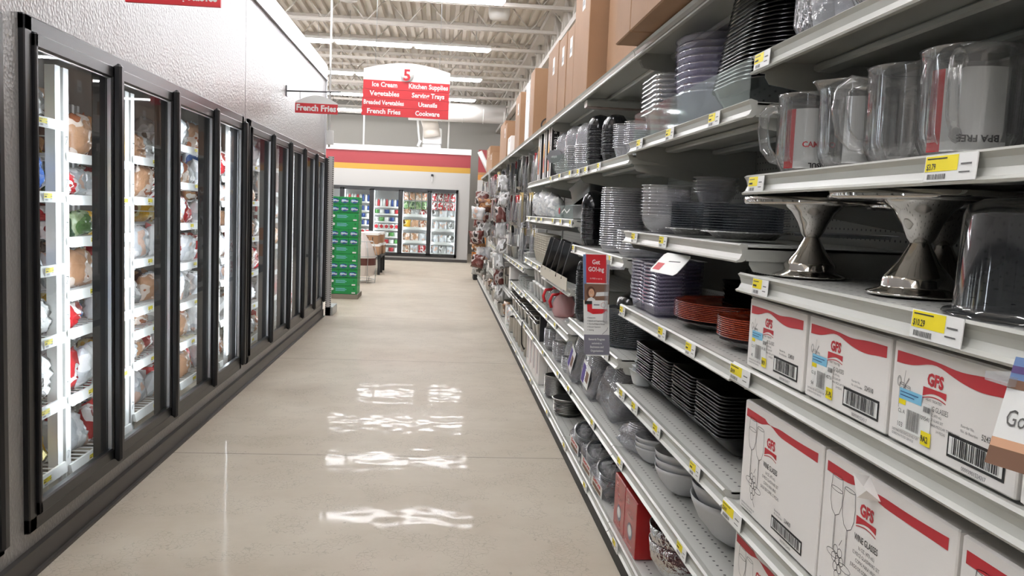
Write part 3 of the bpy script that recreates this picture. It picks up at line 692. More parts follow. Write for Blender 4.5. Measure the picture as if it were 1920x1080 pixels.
for i, (x, y, z, l) in enumerate([(-1.37, 15.95, .376, 'front box on the table, lower of two'), (-1.40, 15.95, .588, 'front box on the table, upper of two'), (-1.33, 16.6, .376, 'back box on the table, lower of two'), (-1.35, 16.6, .588, 'back box on the table, upper of two')]):
    item(bx_me, 'produce_box', 'brown produce box with white rim, '+l, 'box', (x, y, z), 0, 'produce boxes on the low table')
# ------------------------------------------------------------------ gondola shelving
def lip(mb, y0, y1, z, xf=XF, mat=None):
    mb.ext([(xf+.022, z), (xf+.006, z+.004), (xf+.0, z), (xf+.006, z-.008), (xf+.009, z-.02), (xf+.004, z-.031), (xf-.004, z-.036), (xf-.002, z-.040), (xf+.012, z-.038), (xf+.022, z-.03)], 1, y0, y1, mat, False)
SHELVES = {}
def bay(i, y0, zs, label, tags=None, L=1.225, over=True):
    t = thing('gondola_bay', label, 'shelving', (0, y0, 0), 0, 'bays of grey gondola shelving')
    MB(pegm).box((XB, .035, .1), (XB+.02, L, 2.0)).build('back_panel', t)
    u = MB(uprm)
    u.box((XB-.012, .0, .0), (XB+.03, .034, 2.05)); u.build('upright', t)
    b = MB(deckm, steel_w); b.box((XF+.02, .002, .098), (XB, L-.002, .108)); lip(b, .003, L-.003, .106, XF, steel_w)
    bd = b.build('base_deck', t); MB(blackmat).box((XF+.006, 0, 0), (XF+.02, L, .072)).build('kick_plate', t)
    for (y, z, kd) in (tags or {}).get(.108, []): put(TAG, 'price_tag', bd, (XF-.0055, y-y0, .066))
    SHELVES[i] = {}
    for z in zs:
        s = MB(deckm, steel_w, underm)
        s.box((XF+.02, .004, z-.006), (XB-.005, L-.004, z-.002), deckm)
        s.box((XF+.02, .004, z-.036), (XB-.01, .008, z-.004), steel_w).box((XF+.02, L-.008, z-.036), (XB-.01, L-.004, z-.004), steel_w)
        s.box((XF+.02, .004, z-.009), (XB-.01, L-.004, z-.006), underm)
        for xx in (XF+.14, XF+.32): s.box((xx, .01, z-.028), (xx+.05, L-.01, z-.009), underm, bev=.005)
        lip(s, .003, L-.003, z, XF, steel_w)
        so = s.build('shelf', t)
        for y in (.010, L-.0115):
            br_ = MB(steel_w); br_.ext([(XF+.03, z-.045), (XF+.04, z-.06), (XB-.02, z-.125), (XB-.005, z-.125), (XB-.005, z-.01), (XF+.03, z-.03)], 1, y, y+.0015)
            br_.build('bracket', so)
        for (y, zz, kd) in (tags or {}).get(z, []):
            me = TAG if isinstance(kd, int) else kd
            put(me, 'price_tag', so, (XF-.0035 if me is TAG else XF-.0045, y-y0, z-.035), (0, .06, 0))
    return t
def tg(*ys): return [(y, 0, 0) for y in ys]
T379 = tagmesh(.115, .036, .66, '$3.79', 5); T1029 = tagmesh(.118, .04, .68, '$10.29', 6); T24 = tagmesh(.12, .036, .62, '$24.99', 7)
AZ = [1.66, 1.392, 1.172, .965, .66-.018, .345, 1.905]
bay(0, .62, AZ, 'grey gondola bay nearest the camera with pitchers and glassware boxes', {1.66: tg(1.82), 1.392: tg(1.806)+[(1.126, 0, T379)], 1.172: tg(1.743)+[(1.127, 0, T1029)], .965: [(1.842, 0, T24)], AZ[4]: [(1.835, 0, T24)]})
bay(-1, -.605, AZ, 'grey gondola bay behind the camera position, outside the photo')
bay(1, 1.845, [1.905, 1.565, 1.237, .96, .658, .41], 'grey gondola bay with amber plates, black trays and frosted bowls', {1.565: tg(2.921, 2.533, 2.121), 1.237: tg(2.924, 2.541), .96: tg(3.05, 2.492, 2.2), .658: tg(2.984, 2.783, 2.489, 2.1), .41: tg(2.955, 2.17), .108: tg(2.95)})
bay(2, 3.07, [1.905, 1.525, 1.135, .75, .41], 'grey gondola bay with black fluted bowls and tall clear stacks', {1.525: tg(4.227, 4.0, 3.67), 1.135: tg(4.26, 3.33), .75: tg(3.3), .41: tg(4.2, 3.516), .108: tg(4.23, 3.6)})
bay(3, 4.295, [1.905, 1.53, 1.265, .90, .66, .41], 'grey gondola bay with leaning black trays and clear domed stacks', {1.53: tg(5.3, 4.9, 4.5), 1.265: tg(5.1, 4.765, 4.4), .90: tg(5.3, 4.6), .66: tg(5.2, 4.8), .41: tg(5.3, 4.6), .108: tg(4.95)})
bay(4, 5.52, [1.905, 1.53, 1.265, .93, .66, .41], 'grey gondola bay with white cups and tall white cartons', {1.265: tg(6.5, 6.0, 5.7), .93: tg(6.6, 6.2, 5.8), .66: tg(6.5, 6.1, 5.7), .41: tg(6.5, 5.9), .108: tg(6.4, 5.9)})
bay(5, 6.745, [1.905, .84, .63, .40], 'grey gondola bay with stainless pans and hanging utensils', {.84: tg(7.8, 7.5, 7.2, 6.9), .63: tg(7.8, 7.4, 7.0), .40: tg(7.7, 7.2), .108: tg(7.6, 7.1)})
for i in range(6, 12):
    y0 = 7.97+1.225*(i-6)
    bay(i, y0, [1.905, .84, .5] if i < 9 else [1.905, .45], 'grey gondola bay hung with packaged kitchen tools, %s bay from the camera' % nth(i), {1.905: [], .84: tg(y0+1, y0+.6, y0+.2)})
# ------------------------------------------------------------------ overstock cartons on the top shelf
def carton(x0, y0, y1, z0, h, d, label, mat=cardboard, lab=True, name='overstock_carton'):
    w_ = y1-y0
    t = thing(name, label, 'box', (x0, y0, z0), 0, 'cartons on the overstock shelf')
    mb = MB(mat, edgeb); mb.box((0, 0, 0), (d, w_, h), bev=.004); mb.build('carton_body', t)
    m2 = MB(edgeb); m2.box((d*.2, w_/2-.002, h), (d*.8, w_/2+.002, h+.0006)); Pl(m2, (0, w_, 0), (0, -1, 0), (0, 0, 1)).line([(w_/2, .003), (w_/2, h*.2)], .002, edgeb); m2.build('seam', t)
    if lab:
        m3 = MB(wpaper, ink); p = Pl(m3, (0, w_, 0), (0, -1, 0), (0, 0, 1), .0008); lw_ = min(.09, w_*.4); u0 = w_*.6-lw_/2
        p.rect(u0, h*.62, u0+lw_, h*.62+.11 if h > .25 else h*.9, wpaper); p.up(2).bars(u0+.008, h*.62+.02, u0+lw_-.01, h*.62+.05, ink, 3); m3.build('shipping_label', t)
    return t
ZO = 1.911
carton(.605, 2.80, 3.03, ZO, .40, .40, 'brown carton jutting over the top shelf edge, with white label and tape')
carton(.605, 2.36, 2.79, ZO, .40, .40, 'brown carton at the top shelf cut off by the upper photo edge')
carton(.61, 1.9, 2.34, ZO, .4, .4, 'brown carton on the top shelf nearest the camera, above the black bowls')
carton(.79, 3.30, 4.15, ZO, .62, .36, 'largest brown carton on top shelf, broad pale front, set back', lab=False)
carton(.70, 4.19, 4.66, ZO, .72, .45, 'tallest brown carton on top shelf, just left of the broad one')
carton(.705, 4.70, 4.96, ZO, .46, .45, 'narrow brown carton left of the tallest top shelf carton')
carton(.705, 5.00, 5.32, ZO, .47, .45, 'brown carton with small white sticker, middle of the top shelf row')
carton(.705, 5.36, 5.86, ZO, .49, .45, 'brown printed carton with tear flap on the top shelf')
carton(.70, 6.70, 7.0, ZO, .54, .45, 'brown carton standing behind a gap, showing a round black mark', lab=False)
carton(.705, 7.12, 7.42, ZO, .50, .45, 'white carton pile wrapped in clear film on top shelf', mat=boxw)
carton(.70, 7.9, 8.4, ZO, .52, .45, 'tall brown carton just left of the white wrapped one')
carton(.70, 8.9, 9.3, ZO, .2, .4, 'small white carton with red lettering far down the top shelf', mat=boxw)
carton(.70, 9.5, 10.2, ZO, .40, .4, 'brown carton far down the top shelf'); carton(.74, 10.4, 11.2, ZO, .52, .4, 'brown carton with paper strip far down the top shelf')
carton(.70, 12.2, 12.9, ZO, .25, .4, 'low brown carton near the far end of top shelf'); carton(.72, 13.2, 14.2, ZO, .42, .4, 'brown carton at the far end of the top shelf')
rm = MB(ink); P_ = Pl(rm, (.6985+.0, 6.6985, ZO), (1, 0, 0), (0, 0, 1)); P_.ell(.14, .09, .07, .06, ink, w=.012).line([(.09, .06), (.19, .12)], .01, ink); 
o = rm.build('round_mark'); o.parent = [q for q in bpy.data.objects if q.get('label', '').endswith('round black mark')][0]; o.matrix_parent_inverse = Matrix.Translation((-.70, -6.70, -ZO))
tr = thing('rail_offcut', 'short shelf rail with woodgrain underside clipped below the top shelf', 'rail', (0, 4.2, 0)); MB(steel_w).box((.70, -.06, 1.835), (1.1, .02, 1.865)).build('rail', tr); MB(base('woodgrain', '6a5448', .4, var=(18, '9a8478', .4, .6))).box((.70, -.055, 1.832), (1.1, .015, 1.835)).build('underside', tr)
# ------------------------------------------------------------------ GFS cartons with printing
def flap_seam(p, W, H): p.line([(0, H-.001), (W, H-.001)], .0012, edgeb)
def gfs_logo(p, cx, y, h):
    p.text('GFS', cx, y, h, redb, 'c', bold=.045, sx=.95)
    n = 10; L = h*1.15
    p.strip2([(cx-L+2*L*i/n, y-h*.18) for i in range(n+1)], [(cx-L+2*L*i/n, y-h*.75+h*.28*math.sin(PI*i/n*.9)+h*.06*(i/n)) for i in range(n+1)], redb)
    p.line([(cx-L+2*L*i/n, y-h*.86+h*.22*math.sin(PI*i/n*.9)) for i in range(n+1)], h*.06, redb)
def band(p, W, H, dip):
    n = 24; m_ = W*.035; top = []; bot = []
    for i in range(n+1):
        u = m_+(W-2*m_)*i/n; f = math.exp(-((i/n-dip)/.16)**2); g_ = math.exp(-((i/n-(dip+.22))/.15)**2)
        top.append((u, H-.016-.004*g_)); bot.append((u, H-.034+.012*f-.004*math.exp(-((i/n-.75)/.15)**2)))
    p.strip2(top, bot, redb)
def barcode(p, x0, y0, x1, y1, code, seed):
    p.rect(x0, y0, x1, y1, ink).up(2).rect(x0+.004, y0+.004, x1-.004, y1-.004, wpaper).up(3).bars(x0+.012, y0+.006, x1-.010, y1-.004, ink, seed).up(1)
    p.text(code, (x0+x1)/2, y0-.010, .008, greyink, 'c', sx=.9)
def glass_art(p, x, y, s):
    L = lambda pts, w_=.0007: p.line([(x+a*s, y+b*s) for a, b in pts], w_, greyink)
    L([(-.3, .55), (-.26, -.6), (.1, -.62), (.16, .52)]); L([(.2, .5), (.22, -.25), (.55, -.28), (.6, .45)])
    p.ell(x-.07*s, y+.54*s, .23*s, .05*s, greyink, w=.0006, n=14); p.ell(x+.4*s, y+.47*s, .2*s, .04*s, greyink, w=.0006, n=14)
    p.ell(x-.35*s, y+.62*s, .16*s, .24*s, greyink, w=.0008, n=14); p.ell(x-.35*s, y+.62*s, .11*s, .18*s, greyink, w=.0005, n=12)
    L([(0, .3), (.12, 1.2)]); L([(.02, .3), (.42, .9)]); L([(.05, .3), (.47, .86)])
    for q in range(7): L([(-.25+.06*(q % 3), .3-.13*q), (-.1+.07*(q % 2), .38-.13*q)], .0006)
def mixing(y, i, code, lot, shelf, label):
    W, H, D = .287, .154, .40
    t = thing('glassware_carton', label, 'box', (.70, y, .968), 0, 'white cartons of mixing glasses')
    MB(boxw).box((0, -W, 0), (D, 0, H), bev=.003).build('carton_body', t)
    fr = lambda mb: Pl(mb, (0, 0, 0), (0, -1, 0), (0, 0, 1))
    mb = MB(redb); p = fr(mb); band(p, W, H, .36); mb.build('red_band', t)
    mb = MB(redb); p = fr(mb); p.up(1); gfs_logo(p, W*.385, H-.052, .024); mb.build('logo', t)
    mb = MB(greyink); p = fr(mb); p.text('HEAT TREATED', W*.385, .079, .0055, greyink, 'c'); p.text('MIXING GLASSES', W*.405, .067, .0105, greyink, 'c', sx=.75); p.text('16 OZ. (473 mL)', W*.4, .060, .005, greyink, 'c'); p.text('24 PIECE GLASS SET', W*.4, .053, .005, greyink, 'c'); p.text('VASOS PARA MEZCLAR TEMPERADOS', W*.46, .046, .005, greyink, 'c')
    p.text('24 PIEZAS', W*.46, .039, .005, greyink, 'c'); mb.build('lettering', t); mb = MB(greyink); p = fr(mb); p.text('Reorder No.', W*.61, .062, .0055, greyink); p.text('No. de Reorden', W*.61, .055, .0055, greyink); p.text('524310', W*.76, .056, .011, greyink, sx=.85, bold=.01)
    mb.build('item_number', t); mb = MB(greyink); p = fr(mb); p.text('DISTRIBUTED EXCLUSIVELY BY', .012, .016, .005, greyink); p.text('GORDON FOOD SERVICE', .012, .010, .005, greyink); mb.build('address_text', t)
    mb = MB(ink); p = fr(mb); barcode(p, W*.52, .015, W*.93, .048, '00093901524317', 3); mb.build('barcode', t)
    mb = MB(greyink); glass_art(fr(mb), .032, .073, .032); mb.build('glass_drawing', t)
    mb = MB(wpaper); p = fr(mb); p.up(2); u, v = .026, .022
    p.rect(u, v, u+.082, v+.052, wpaper).up(3).rect(u, v+.046, u+.058, v+.062, tagb).rect(u, v+.038, u+.018, v+.0455, tagy).rect(u+.062, v-.008, u+.086, v+.012, tagy).up(4)
    p.bars(u+.024, v+.004, u+.056, v+.034, greyink, 7).text('CL '+lot[0], u+.001, v+.025, .0085, ink).text(lot[1], u+.002, v+.004, .0105, ink).text(lot[2], u+.058, v+.028, .0085, ink).text(lot[3], u+.063, v-.003, .0125, ink, bold=.02, sx=.85)
    p.bars(u+.064, v+.04, u+.082, v+.048, ink, 9); p.line([(u+.003, v+.057), (u+.05, v+.057)], .0012, lblue).line([(u+.003, v+.052), (u+.04, v+.052)], .0012, lblue); mb.build('stock_label', t)
    return t
mixing(1.802, 0, '', ('B', '40', '181383', '9K9'), 0, 'white mixing glasses carton with yellow 9K9 sticker, leftmost on its shelf')
mixing(1.500, 1, '', ('B', '94', '142726', 'X-PL'), 0, 'white mixing glasses carton with yellow X-PL sticker, middle of its shelf')
mixing(1.203, 2, '', ('A', '103', '109541', '9A2'), 0, 'white mixing glasses carton with yellow 9A2 sticker, right end of its shelf')
mixing(.908, 3, '', ('A', '77', '109542', '9A2'), 0, 'white mixing glasses carton cut off by the right edge of the photo')
def wine_art(p, x, y, s):
    L = lambda pts, w_=.0011: p.line([(x+a*s, y+b*s) for a, b in pts], w_, greyink)
    for gx, sh, liq in ((0, 0, 1), (.42, -.1, 0)):
        n = 10; lft = [(gx-.17+.02*(k/n)**2*0 + .0, 1-.5*k/n+sh) for k in range(2)]
        bowl = [(gx-.17, 1+sh), (gx-.2, .75+sh), (gx-.19, .55+sh), (gx-.12, .4+sh), (gx, .34+sh), (gx+.12, .4+sh), (gx+.19, .55+sh), (gx+.2, .75+sh), (gx+.17, 1+sh)]
        L(bowl, .0012); p.ell(x+gx*s, y+(1+sh)*s, .17*s, .03*s, greyink, w=.001, n=14)
        L([(gx-.015, .35+sh), (gx-.015, -.25+sh)]); L([(gx+.015, .35+sh), (gx+.015, -.25+sh)]); p.ell(x+gx*s, y+(-.3+sh)*s, .2*s, .06*s, greyink, w=.001, n=14)
        if liq: p.ell(x+gx*s, y+(.78+sh)*s, .195*s, .035*s, greyink, w=.0009, n=14)
    for a, b in ((.1, -.2), (.24, -.22), (.05, -.34), (.18, -.36), (.3, -.34), (.12, -.48), (.25, -.48), (.18, -.6)): p.ell(x+a*s, y+b*s, .075*s, .075*s, greyink, w=.0012, n=10)
    L([(.2, -.1), (.28, .02)]); L([(.22, -.66), (.34, -.78)])
def wine(y, z, label, full=True, flap=False):
    W, H, D = .385, .248, .40
    t = thing('glassware_carton', label, 'box', (.70, y, z), 0, 'white cartons of wine glasses')
    mb = MB(boxw); mb.box((0, -W, 0), (D, 0, H), bev=.003); mb.build('carton_body', t)
    fr = lambda mb: Pl(mb, (0, 0, 0), (0, -1, 0), (0, 0, 1))
    mb = MB(redb); p = fr(mb); n = 24; top = []; bot = []
    for i in range(n+1):
        q = i/n; u = W*.03+W*.92*q; pin = math.exp(-((q-.37)/.10)**2); top.append((u, H-.018-.006*pin*(q > .3) - (0 if q < .37 else .003*math.sin(PI*(q-.37)/.63)))); bot.append((u, H-.036+.011*pin))
    p.strip2(top, bot, redb); mb.build('red_band', t)
    mb = MB(redb); p = fr(mb); gfs_logo(p, W*.40, H-.072, .027); mb.build('logo', t)
    mb = MB(greyink); p = fr(mb); p.text('WINE GLASSES', W*.41, H-.118, .0155, ink, 'c', sx=.72, bold=.01)
    for r, s_ in enumerate(('16 OZ. (473 mL)', '12 PIECE GLASSWARE SET', 'COPAS PARA VINO', 'JUEGO DE COPAS, 12 PIEZAS')): p.text(s_, W*.42, H-.131-.0115*r, .0088, greyink, 'c', sx=.85)
    mb.build('lettering', t); mb = MB(greyink); p = fr(mb); p.text('Reorder No.', W*.5, .058, .006, greyink); p.text('No. de Reorden', W*.5, .051, .006, greyink); p.text('524400', W*.63, .052, .0125, greyink, sx=.8, bold=.01); mb.build('item_number', t); mb = MB(greyink); p = fr(mb); p.text('DISTRIBUTED EXCLUSIVELY BY', .014, .014, .0055, greyink); p.text('GORDON FOOD SERVICE', .014, .007, .0055, greyink); mb.build('address_text', t)
    mb = MB(ink); barcode(fr(mb), W*.47, .018, W*.85, .046, '00093901524409', 5); mb.build('barcode', t)
    mb = MB(greyink); wine_art(fr(mb), .052, .108, .105); mb.build('glass_drawing', t)
    mb = MB(greyink, edgeb); p = Pl(mb, (0, 0, H), (0, -1, 0), (1, 0, 0)); p.n = Vector((0, 0, 1)); p.line([(0, .2), (W, .2)], .0016, edgeb)
    R = random.Random(3)
    for q in range(16): a_ = (W*.55+R.uniform(-.05, .05), .07+R.uniform(-.03, .03)); p.ell(a_[0], a_[1], .016, .01, ink, w=.0012, n=10)
    p.line([(W*.4, .05), (W*.7, .10)], .0014, ink); mb.build('top_print', t)
    if flap:
        mb = MB(boxw, edgeb); mb.add([(-.001, -W*.40, H-.001), (-.030, -W*.405, H+.004), (-.026, -W*.50, H-.012), (-.001, -W*.50, H-.03), (-.03, -W*.45, H-.03)], [(0, 1, 4), (1, 2, 4), (0, 4, 3), (4, 2, 3)], boxw); mb.build('torn_flap', t)
    return t
WZ = AZ[4]+.003
wine(1.79, WZ, 'white wine glasses carton at the left end of its shelf beside black trays')
wine(1.397, WZ, 'white wine glasses carton with a torn flap over its logo', flap=True)
wine(1.004, WZ, 'white wine glasses carton at lower right, half out of the photo')
wine(1.80, .348, 'white wine glasses carton on the lowest visible shelf, left end'); wine(1.407, .348, 'white wine glasses carton on the lowest visible shelf, right end')
# ------------------------------------------------------------------ products, first bay: pitchers, cake stands, dome
def pitcher(label, x, y, ang, insert=True, texts=()):
    t = thing('plastic_pitcher', label, 'pitcher', (x, y, 1.396), ang, 'clear plastic pitchers on one shelf')
    H = .168; mb = MB(CLP)
    def lipmod(a, r, z):
        k = 1+.022*max(0, math.cos(14*a))**5 if z < H*.82 else 1
        return k + (.20*max(0, math.cos(a-PI))**14*max(0, (z-H*.85)/(H*.15)) if z > H*.85 else 0)
    mb.lathe([(.001, .004), (.048, .004), (.054, .0), (.062, .010), (.0705, .028), (.072, .04), (.0735, .12), (.0735, .135), (.0735, .150), (.0745, .163), (.0765, H), (.0725, H), (.070, .15), (.069, .04), (.060, .016), (.048, .009), (.001, .009)], 112, mod=lipmod)
    mb.build('body', t)
    h = MB(CLP); h.tube([(.072, 0, .142), (.098, 0, .148), (.113, 0, .135), (.116, 0, .10), (.108, 0, .06), (.090, 0, .038), (.070, 0, .034)], [.008, .0085, .009, .009, .009, .008, .008], 8, flat=1.5); h.build('handle', t)
    if insert:
        ins = MB(wpaper, red, ink); n = 14; R_ = .064; vs = []
        a0, a1 = insert
        pts = [(R_*math.cos(a0+(a1-a0)*i/n), R_*math.sin(a0+(a1-a0)*i/n)) for i in range(n+1)]
        vs = [(p[0], p[1], .012) for p in pts]+[(p[0], p[1], .135) for p in pts]
        fs = [(i, i+1, n+2+i, n+1+i) for i in range(n)]
        ins.add(vs, fs[:n], wpaper); ins.mi = [1 if (i < 3 and texts) or (i > 11 and not texts) else 0 for i in range(n)]
        if texts:
            for tx, zz, sz, mt, flip in texts:
                am = (a0+a1)/2+.25; c_ = Vector((math.cos(am), math.sin(am), 0))*(R_+.001); u = Vector((-math.sin(am), math.cos(am), 0)); v = Vector((0, 0, 1))
                if flip: u, v = -u, -v
                Pl(ins, tuple(c_+Vector((0, 0, zz))), u, v, .0022).text(tx, 0, 0, sz, mt, 'c', bold=.03)
        ins.build('paper_insert', t)
    return t
CAMD = lambda x, y: math.atan2(-y, -x)
for lab, x, y, rel, ins, tx in [
    ('largest looking clear pitcher at the shelf front, handle toward the camera', .800, 1.225, -.2, (-1.1, 1.0), [('BPA FREE', .035, .014, ink, True)]),
    ('clear pitcher directly left of the largest one, red edged paper inside', .800, 1.385, -1.5, (1.2, 3.0), ()),
    ('clear pitcher with big handle loop in the middle of the front row', .790, 1.548, 1.9, (-.2, .9), ()),
    ('clear pitcher holding white sheet with red lettering near the left end', .785, 1.735, -2.0, (1.3, 2.9), [('CAMBRO', .055, .016, red, False), ('INSUL', .022, .014, ink, True)]),
    ('clear pitcher at the left end of the back row', .94, 1.77, 2.2, (1., 2.), ()),
    ('clear pitcher second from the left in the back row', .95, 1.58, 1.9, (1., 2.2), ()),
    ('clear pitcher third from the left in the back row', .96, 1.39, 1.4, (1., 2.4), ()),
    ('clear pitcher at the right end of the back row', .965, 1.20, 2.5, (0., 1.4), ()),
    ('clear pitcher cut off by the right edge of the photo', .98, 1.02, 2.0, (1., 2.2), ())]:
    cam_a = CAMD(x, y)
    h_ = cam_a+rel; pitcher(lab, x, y, h_, (-rel+ins[0]-.2, -rel+ins[1]-.2) if not tx else (-rel-1.0, -rel+.9), tx)
for lab, x, y, s_ in [('polished steel cake stand at the left end of its shelf', .83, 1.80, .96), ('polished steel cake stand nearest the camera, wide round plate', .845, 1.40, 1.0), ('polished steel cake stand standing behind the nearest one', 1.0, 1.575, .93)]:
    t = thing('cake_stand', lab, 'cake stand', (x, y, 1.174), 0, 'polished steel cake stands'); t.scale = (s_, s_, s_)
    MB(chrome).lathe([(.001, .008), (.078, .001), (.084, .0), (.083, .004), (.062, .012), (.06, .016), (.059, .028), (.055, .034), (.035, .058), (.02, .085), (.0175, .092)], 48).build('foot', t)
    MB(chrome).lathe([(.0175, .092), (.024, .10), (.034, .125), (.05, .15), (.062, .160), (.066, .166)], 48).build('pedestal', t)
    MB(chrome).lathe([(.001, .166), (.155, .166), (.158, .164), (.160, .170), (.160, .180), (.157, .182), (.150, .174), (.001, .174)], 64).build('plate', t)
t = thing('dome_cover', 'smoky clear plastic cake dome at the right edge of the cake stand shelf', 'dome', (.875, 1.075, 1.174))
MB(DOME).lathe([(.160, .0), (.158, .003), (.147, .004), (.145, .012), (.141, .14), (.136, .155), (.12, .163), (.001, .165)], 56).build('dome', t)
MB(DOME).lathe([(.001, .165), (.01, .166), (.012, .175), (.02, .185), (.018, .192), (.001, .194)], 24).build('knob', t)
# bagged cup packs on the upper shelf
def cup_pack(x, y, lab, n=3):
    t = thing('bagged_cups', lab, 'bag', (x, y, 1.664)); mb = MB(CLB); mb.loft([(.16, .17, .02, .0), (.18, .2, .03, .03), (.175, .195, .03, .16), (.15, .16, .02, .22), (.02, .14, .005, .26)], seg=3); mb.build('film_bag', t)
    for q in range(2):
        c = MB(pulp)
        for k in range(9): c.lathe([(.034, .0+k*.019), (.042, .06+k*.019), (.044, .061+k*.019), (.043, .057+k*.019)], 20, c=(-.02, -.048+.096*q, .004))
        c.build('cup_stack', t)
    m = MB(wpaper); m.box((-.092, -.07, .15), (-.0905, .05, .2)); m.build('paper_label', t)
cup_pack(.79, 1.60, 'clear film bag of stacked cups, left one on the upper right shelf'); cup_pack(.79, 1.36, 'clear film bag of stacked cups, right one on the upper right shelf')
cup_pack(.79, 1.12, 'clear film bag of stacked cups half outside the upper right photo edge')
# cards
def card(name, lab, o, u, v, w_, h_, draw, cat='sign', mat=wpaper, rx=.01):
    u = Vector(u).normalized(); v = Vector(v).normalized(); n_ = u.cross(v); mb = MB(mat); O = Vector(o)
    P = lambda a, b, c: tuple(O+u*a+v*b+n_*c)
    r = rx; ring = [(r, 0), (w_-r, 0), (w_, r), (w_, h_-r), (w_-r, h_), (r, h_), (0, h_-r), (0, r)]
    mb.add([P(a, b, 0) for a, b in ring]+[P(a, b, .0015) for a, b in ring], [tuple(reversed(range(8))), tuple(range(8, 16))]+[(i, (i+1) % 8, 8+(i+1) % 8, 8+i) for i in range(8)])
    p = Pl(mb, P(0, 0, .0015), u, v, .0004); draw(p); o_ = mb.build(name); return tag(o_, lab, cat)
pk = base('photo_skin', 'd8a888', .5); hair = base('photo_hair', '5a3626', .5); brn = base('photo_brown', '7a5a48', .5); gryp = base('panel_grey', '7e7c88', .5); pbl = base('photo_blue', '6a84b0', .5)
def getgo(p):
    W, H = .098, .385
    p.rect(0, .21, .012, H-.005, pbl).rect(W-.008, .27, W, H-.04, pbl)
    p.up(2).rect(.011, .275, W-.010, H-.004, red).up(3)
    p.text('Get', .049, .345, .024, white, 'c', bold=.02, sx=.8).text('GO!-ing', .049, .318, .024, white, 'c', bold=.02, sx=.75).text("It's FREE to sign up.", .049, .289, .0075, white, 'c', sx=.8)
    p.up(2).rect(.003, .195, W, .271, brn).up(3).ell(.028, .238, .017, .024, hair).up(4).ell(.030, .237, .011, .016, pk).up(5).line([(.026, .229), (.034, .230)], .0015, white).line([(.025, .241), (.028, .241)], .001, ink).line([(.032, .241), (.035, .241)], .001, ink)
    p.up(4).poly([(.008, .200), (.046, .198), (.044, .214), (.03, .222), (.016, .216)], white).poly([(.045, .225), (.092, .228), (.095, .243), (.05, .24)], white).up(5).rect(.005, .195, .05, .207, ink).up(3)
    p.poly([(.013, .197), (.088, .197), (.088, .172), (.07, .160), (.035, .158), (.014, .168)], red).up(6).rect(.032, .178, .088, .210, wpaper).up(7).line([(.038, .193), (.06, .193)], .004, gryp).ell(.075, .193, .009, .009, redb, w=.001).up(3)
    for i, s_ in enumerate(('Restaurants', 'Schools and Organizations', 'Churches/Religious Groups', 'Discount Operators', 'Catering')): p.ell(.014, .144-.0115*i, .0012, .0012, ink, n=8).text(s_, .018, .1415-.0115*i, .0075, ink, sx=.75, bold=.01)
    p.line([(.070, .082), (.088, .098), (.092, .108)], .0015, gryp)
    p.up(2).rect(0.0, .004, W, .080, gryp).up(3)
    for i, s_ in enumerate(('Rewards Program', 'exclusively to', 'Businesses and', 'Organizations')): p.text(s_, .049, .059-.0145*i, .0115 if i != 1 else .0095, white, 'c', sx=.75, bold=.012)
fl = card('flag_sign', 'tall red and white Get GO!-ing flag sign sticking out into the aisle', (.547, 3.03, .768), (1, .06, -.0), (-.06, 0, 1), .098, .385, getgo)
card('shelf_card', 'white shiny card hanging out from the shelf of crystal bottomed trays', (.615, 2.40, 1.135), (.25, -1, -.02), (.65, .35, .62), .15, .085, lambda p: (p.rect(.01, .01, .05, .04, redb), p.line([(.06, .05), (.12, .055)], .004, greyink)))
pur2 = base('photo_purple', '5a4878', .5)
def gord(p): p.rect(0, .0, .1, .02, brn).rect(0, .02, .1, .03, pk).rect(0, .085, .1, .095, brn).rect(.0, .095, .1, .12, pbl).up(2).rect(0, .102, .05, .11, pur2).up(3).text('Gordon', .010, .045, .026, greyink, sx=.7)
gc = card('shelf_card', 'curled shelf card reading Gordon at the right edge of the photo', (.60, .835, 1.04), (.35, -1, -.0), (.25, .05, 1), .10, .12, gord)
MB(CL).box((.615, 3.035, 1.095), (.684, 3.072, 1.105)).box((.612, 3.0, .9), (.622, 3.045, 1.13)).build('holder', fl)
MB(CL).box((.615, .83, 1.125), (.684, .87, 1.135)).build('holder', gc)
# ------------------------------------------------------------------ second bay
def bowlmesh(R0, R1, H, t=.0015, n=40, mod=None, mat=CL, rim=.006, round_=True, name='bowl'):
    pr = []
    for k in range(8):
        q = k/7; pr.append((R0+(R1-R0)*math.sin(q*PI/2)**1.0 if round_ else R0+(R1-R0)*q, H*(1-math.cos(q*PI/2)) if round_ else H*q))
    inn = [(r-t, z+t) for r, z in reversed(pr)]
    prof = [(.001, 0)]+pr+[(R1+rim, H), (R1+rim, H-.002)]
    return MB(mat).lathe(prof, n, mod=mod).build(name, link=False)
def traymesh(secs, mat, seg=4, wav=None, name='tray', cap=True): return MB(mat).loft(secs, seg=seg, wav=wav, cap0=cap).build(name, link=False)
scal = lambda f, a_: (lambda a, r, z: 1+a_*math.cos(f*a))
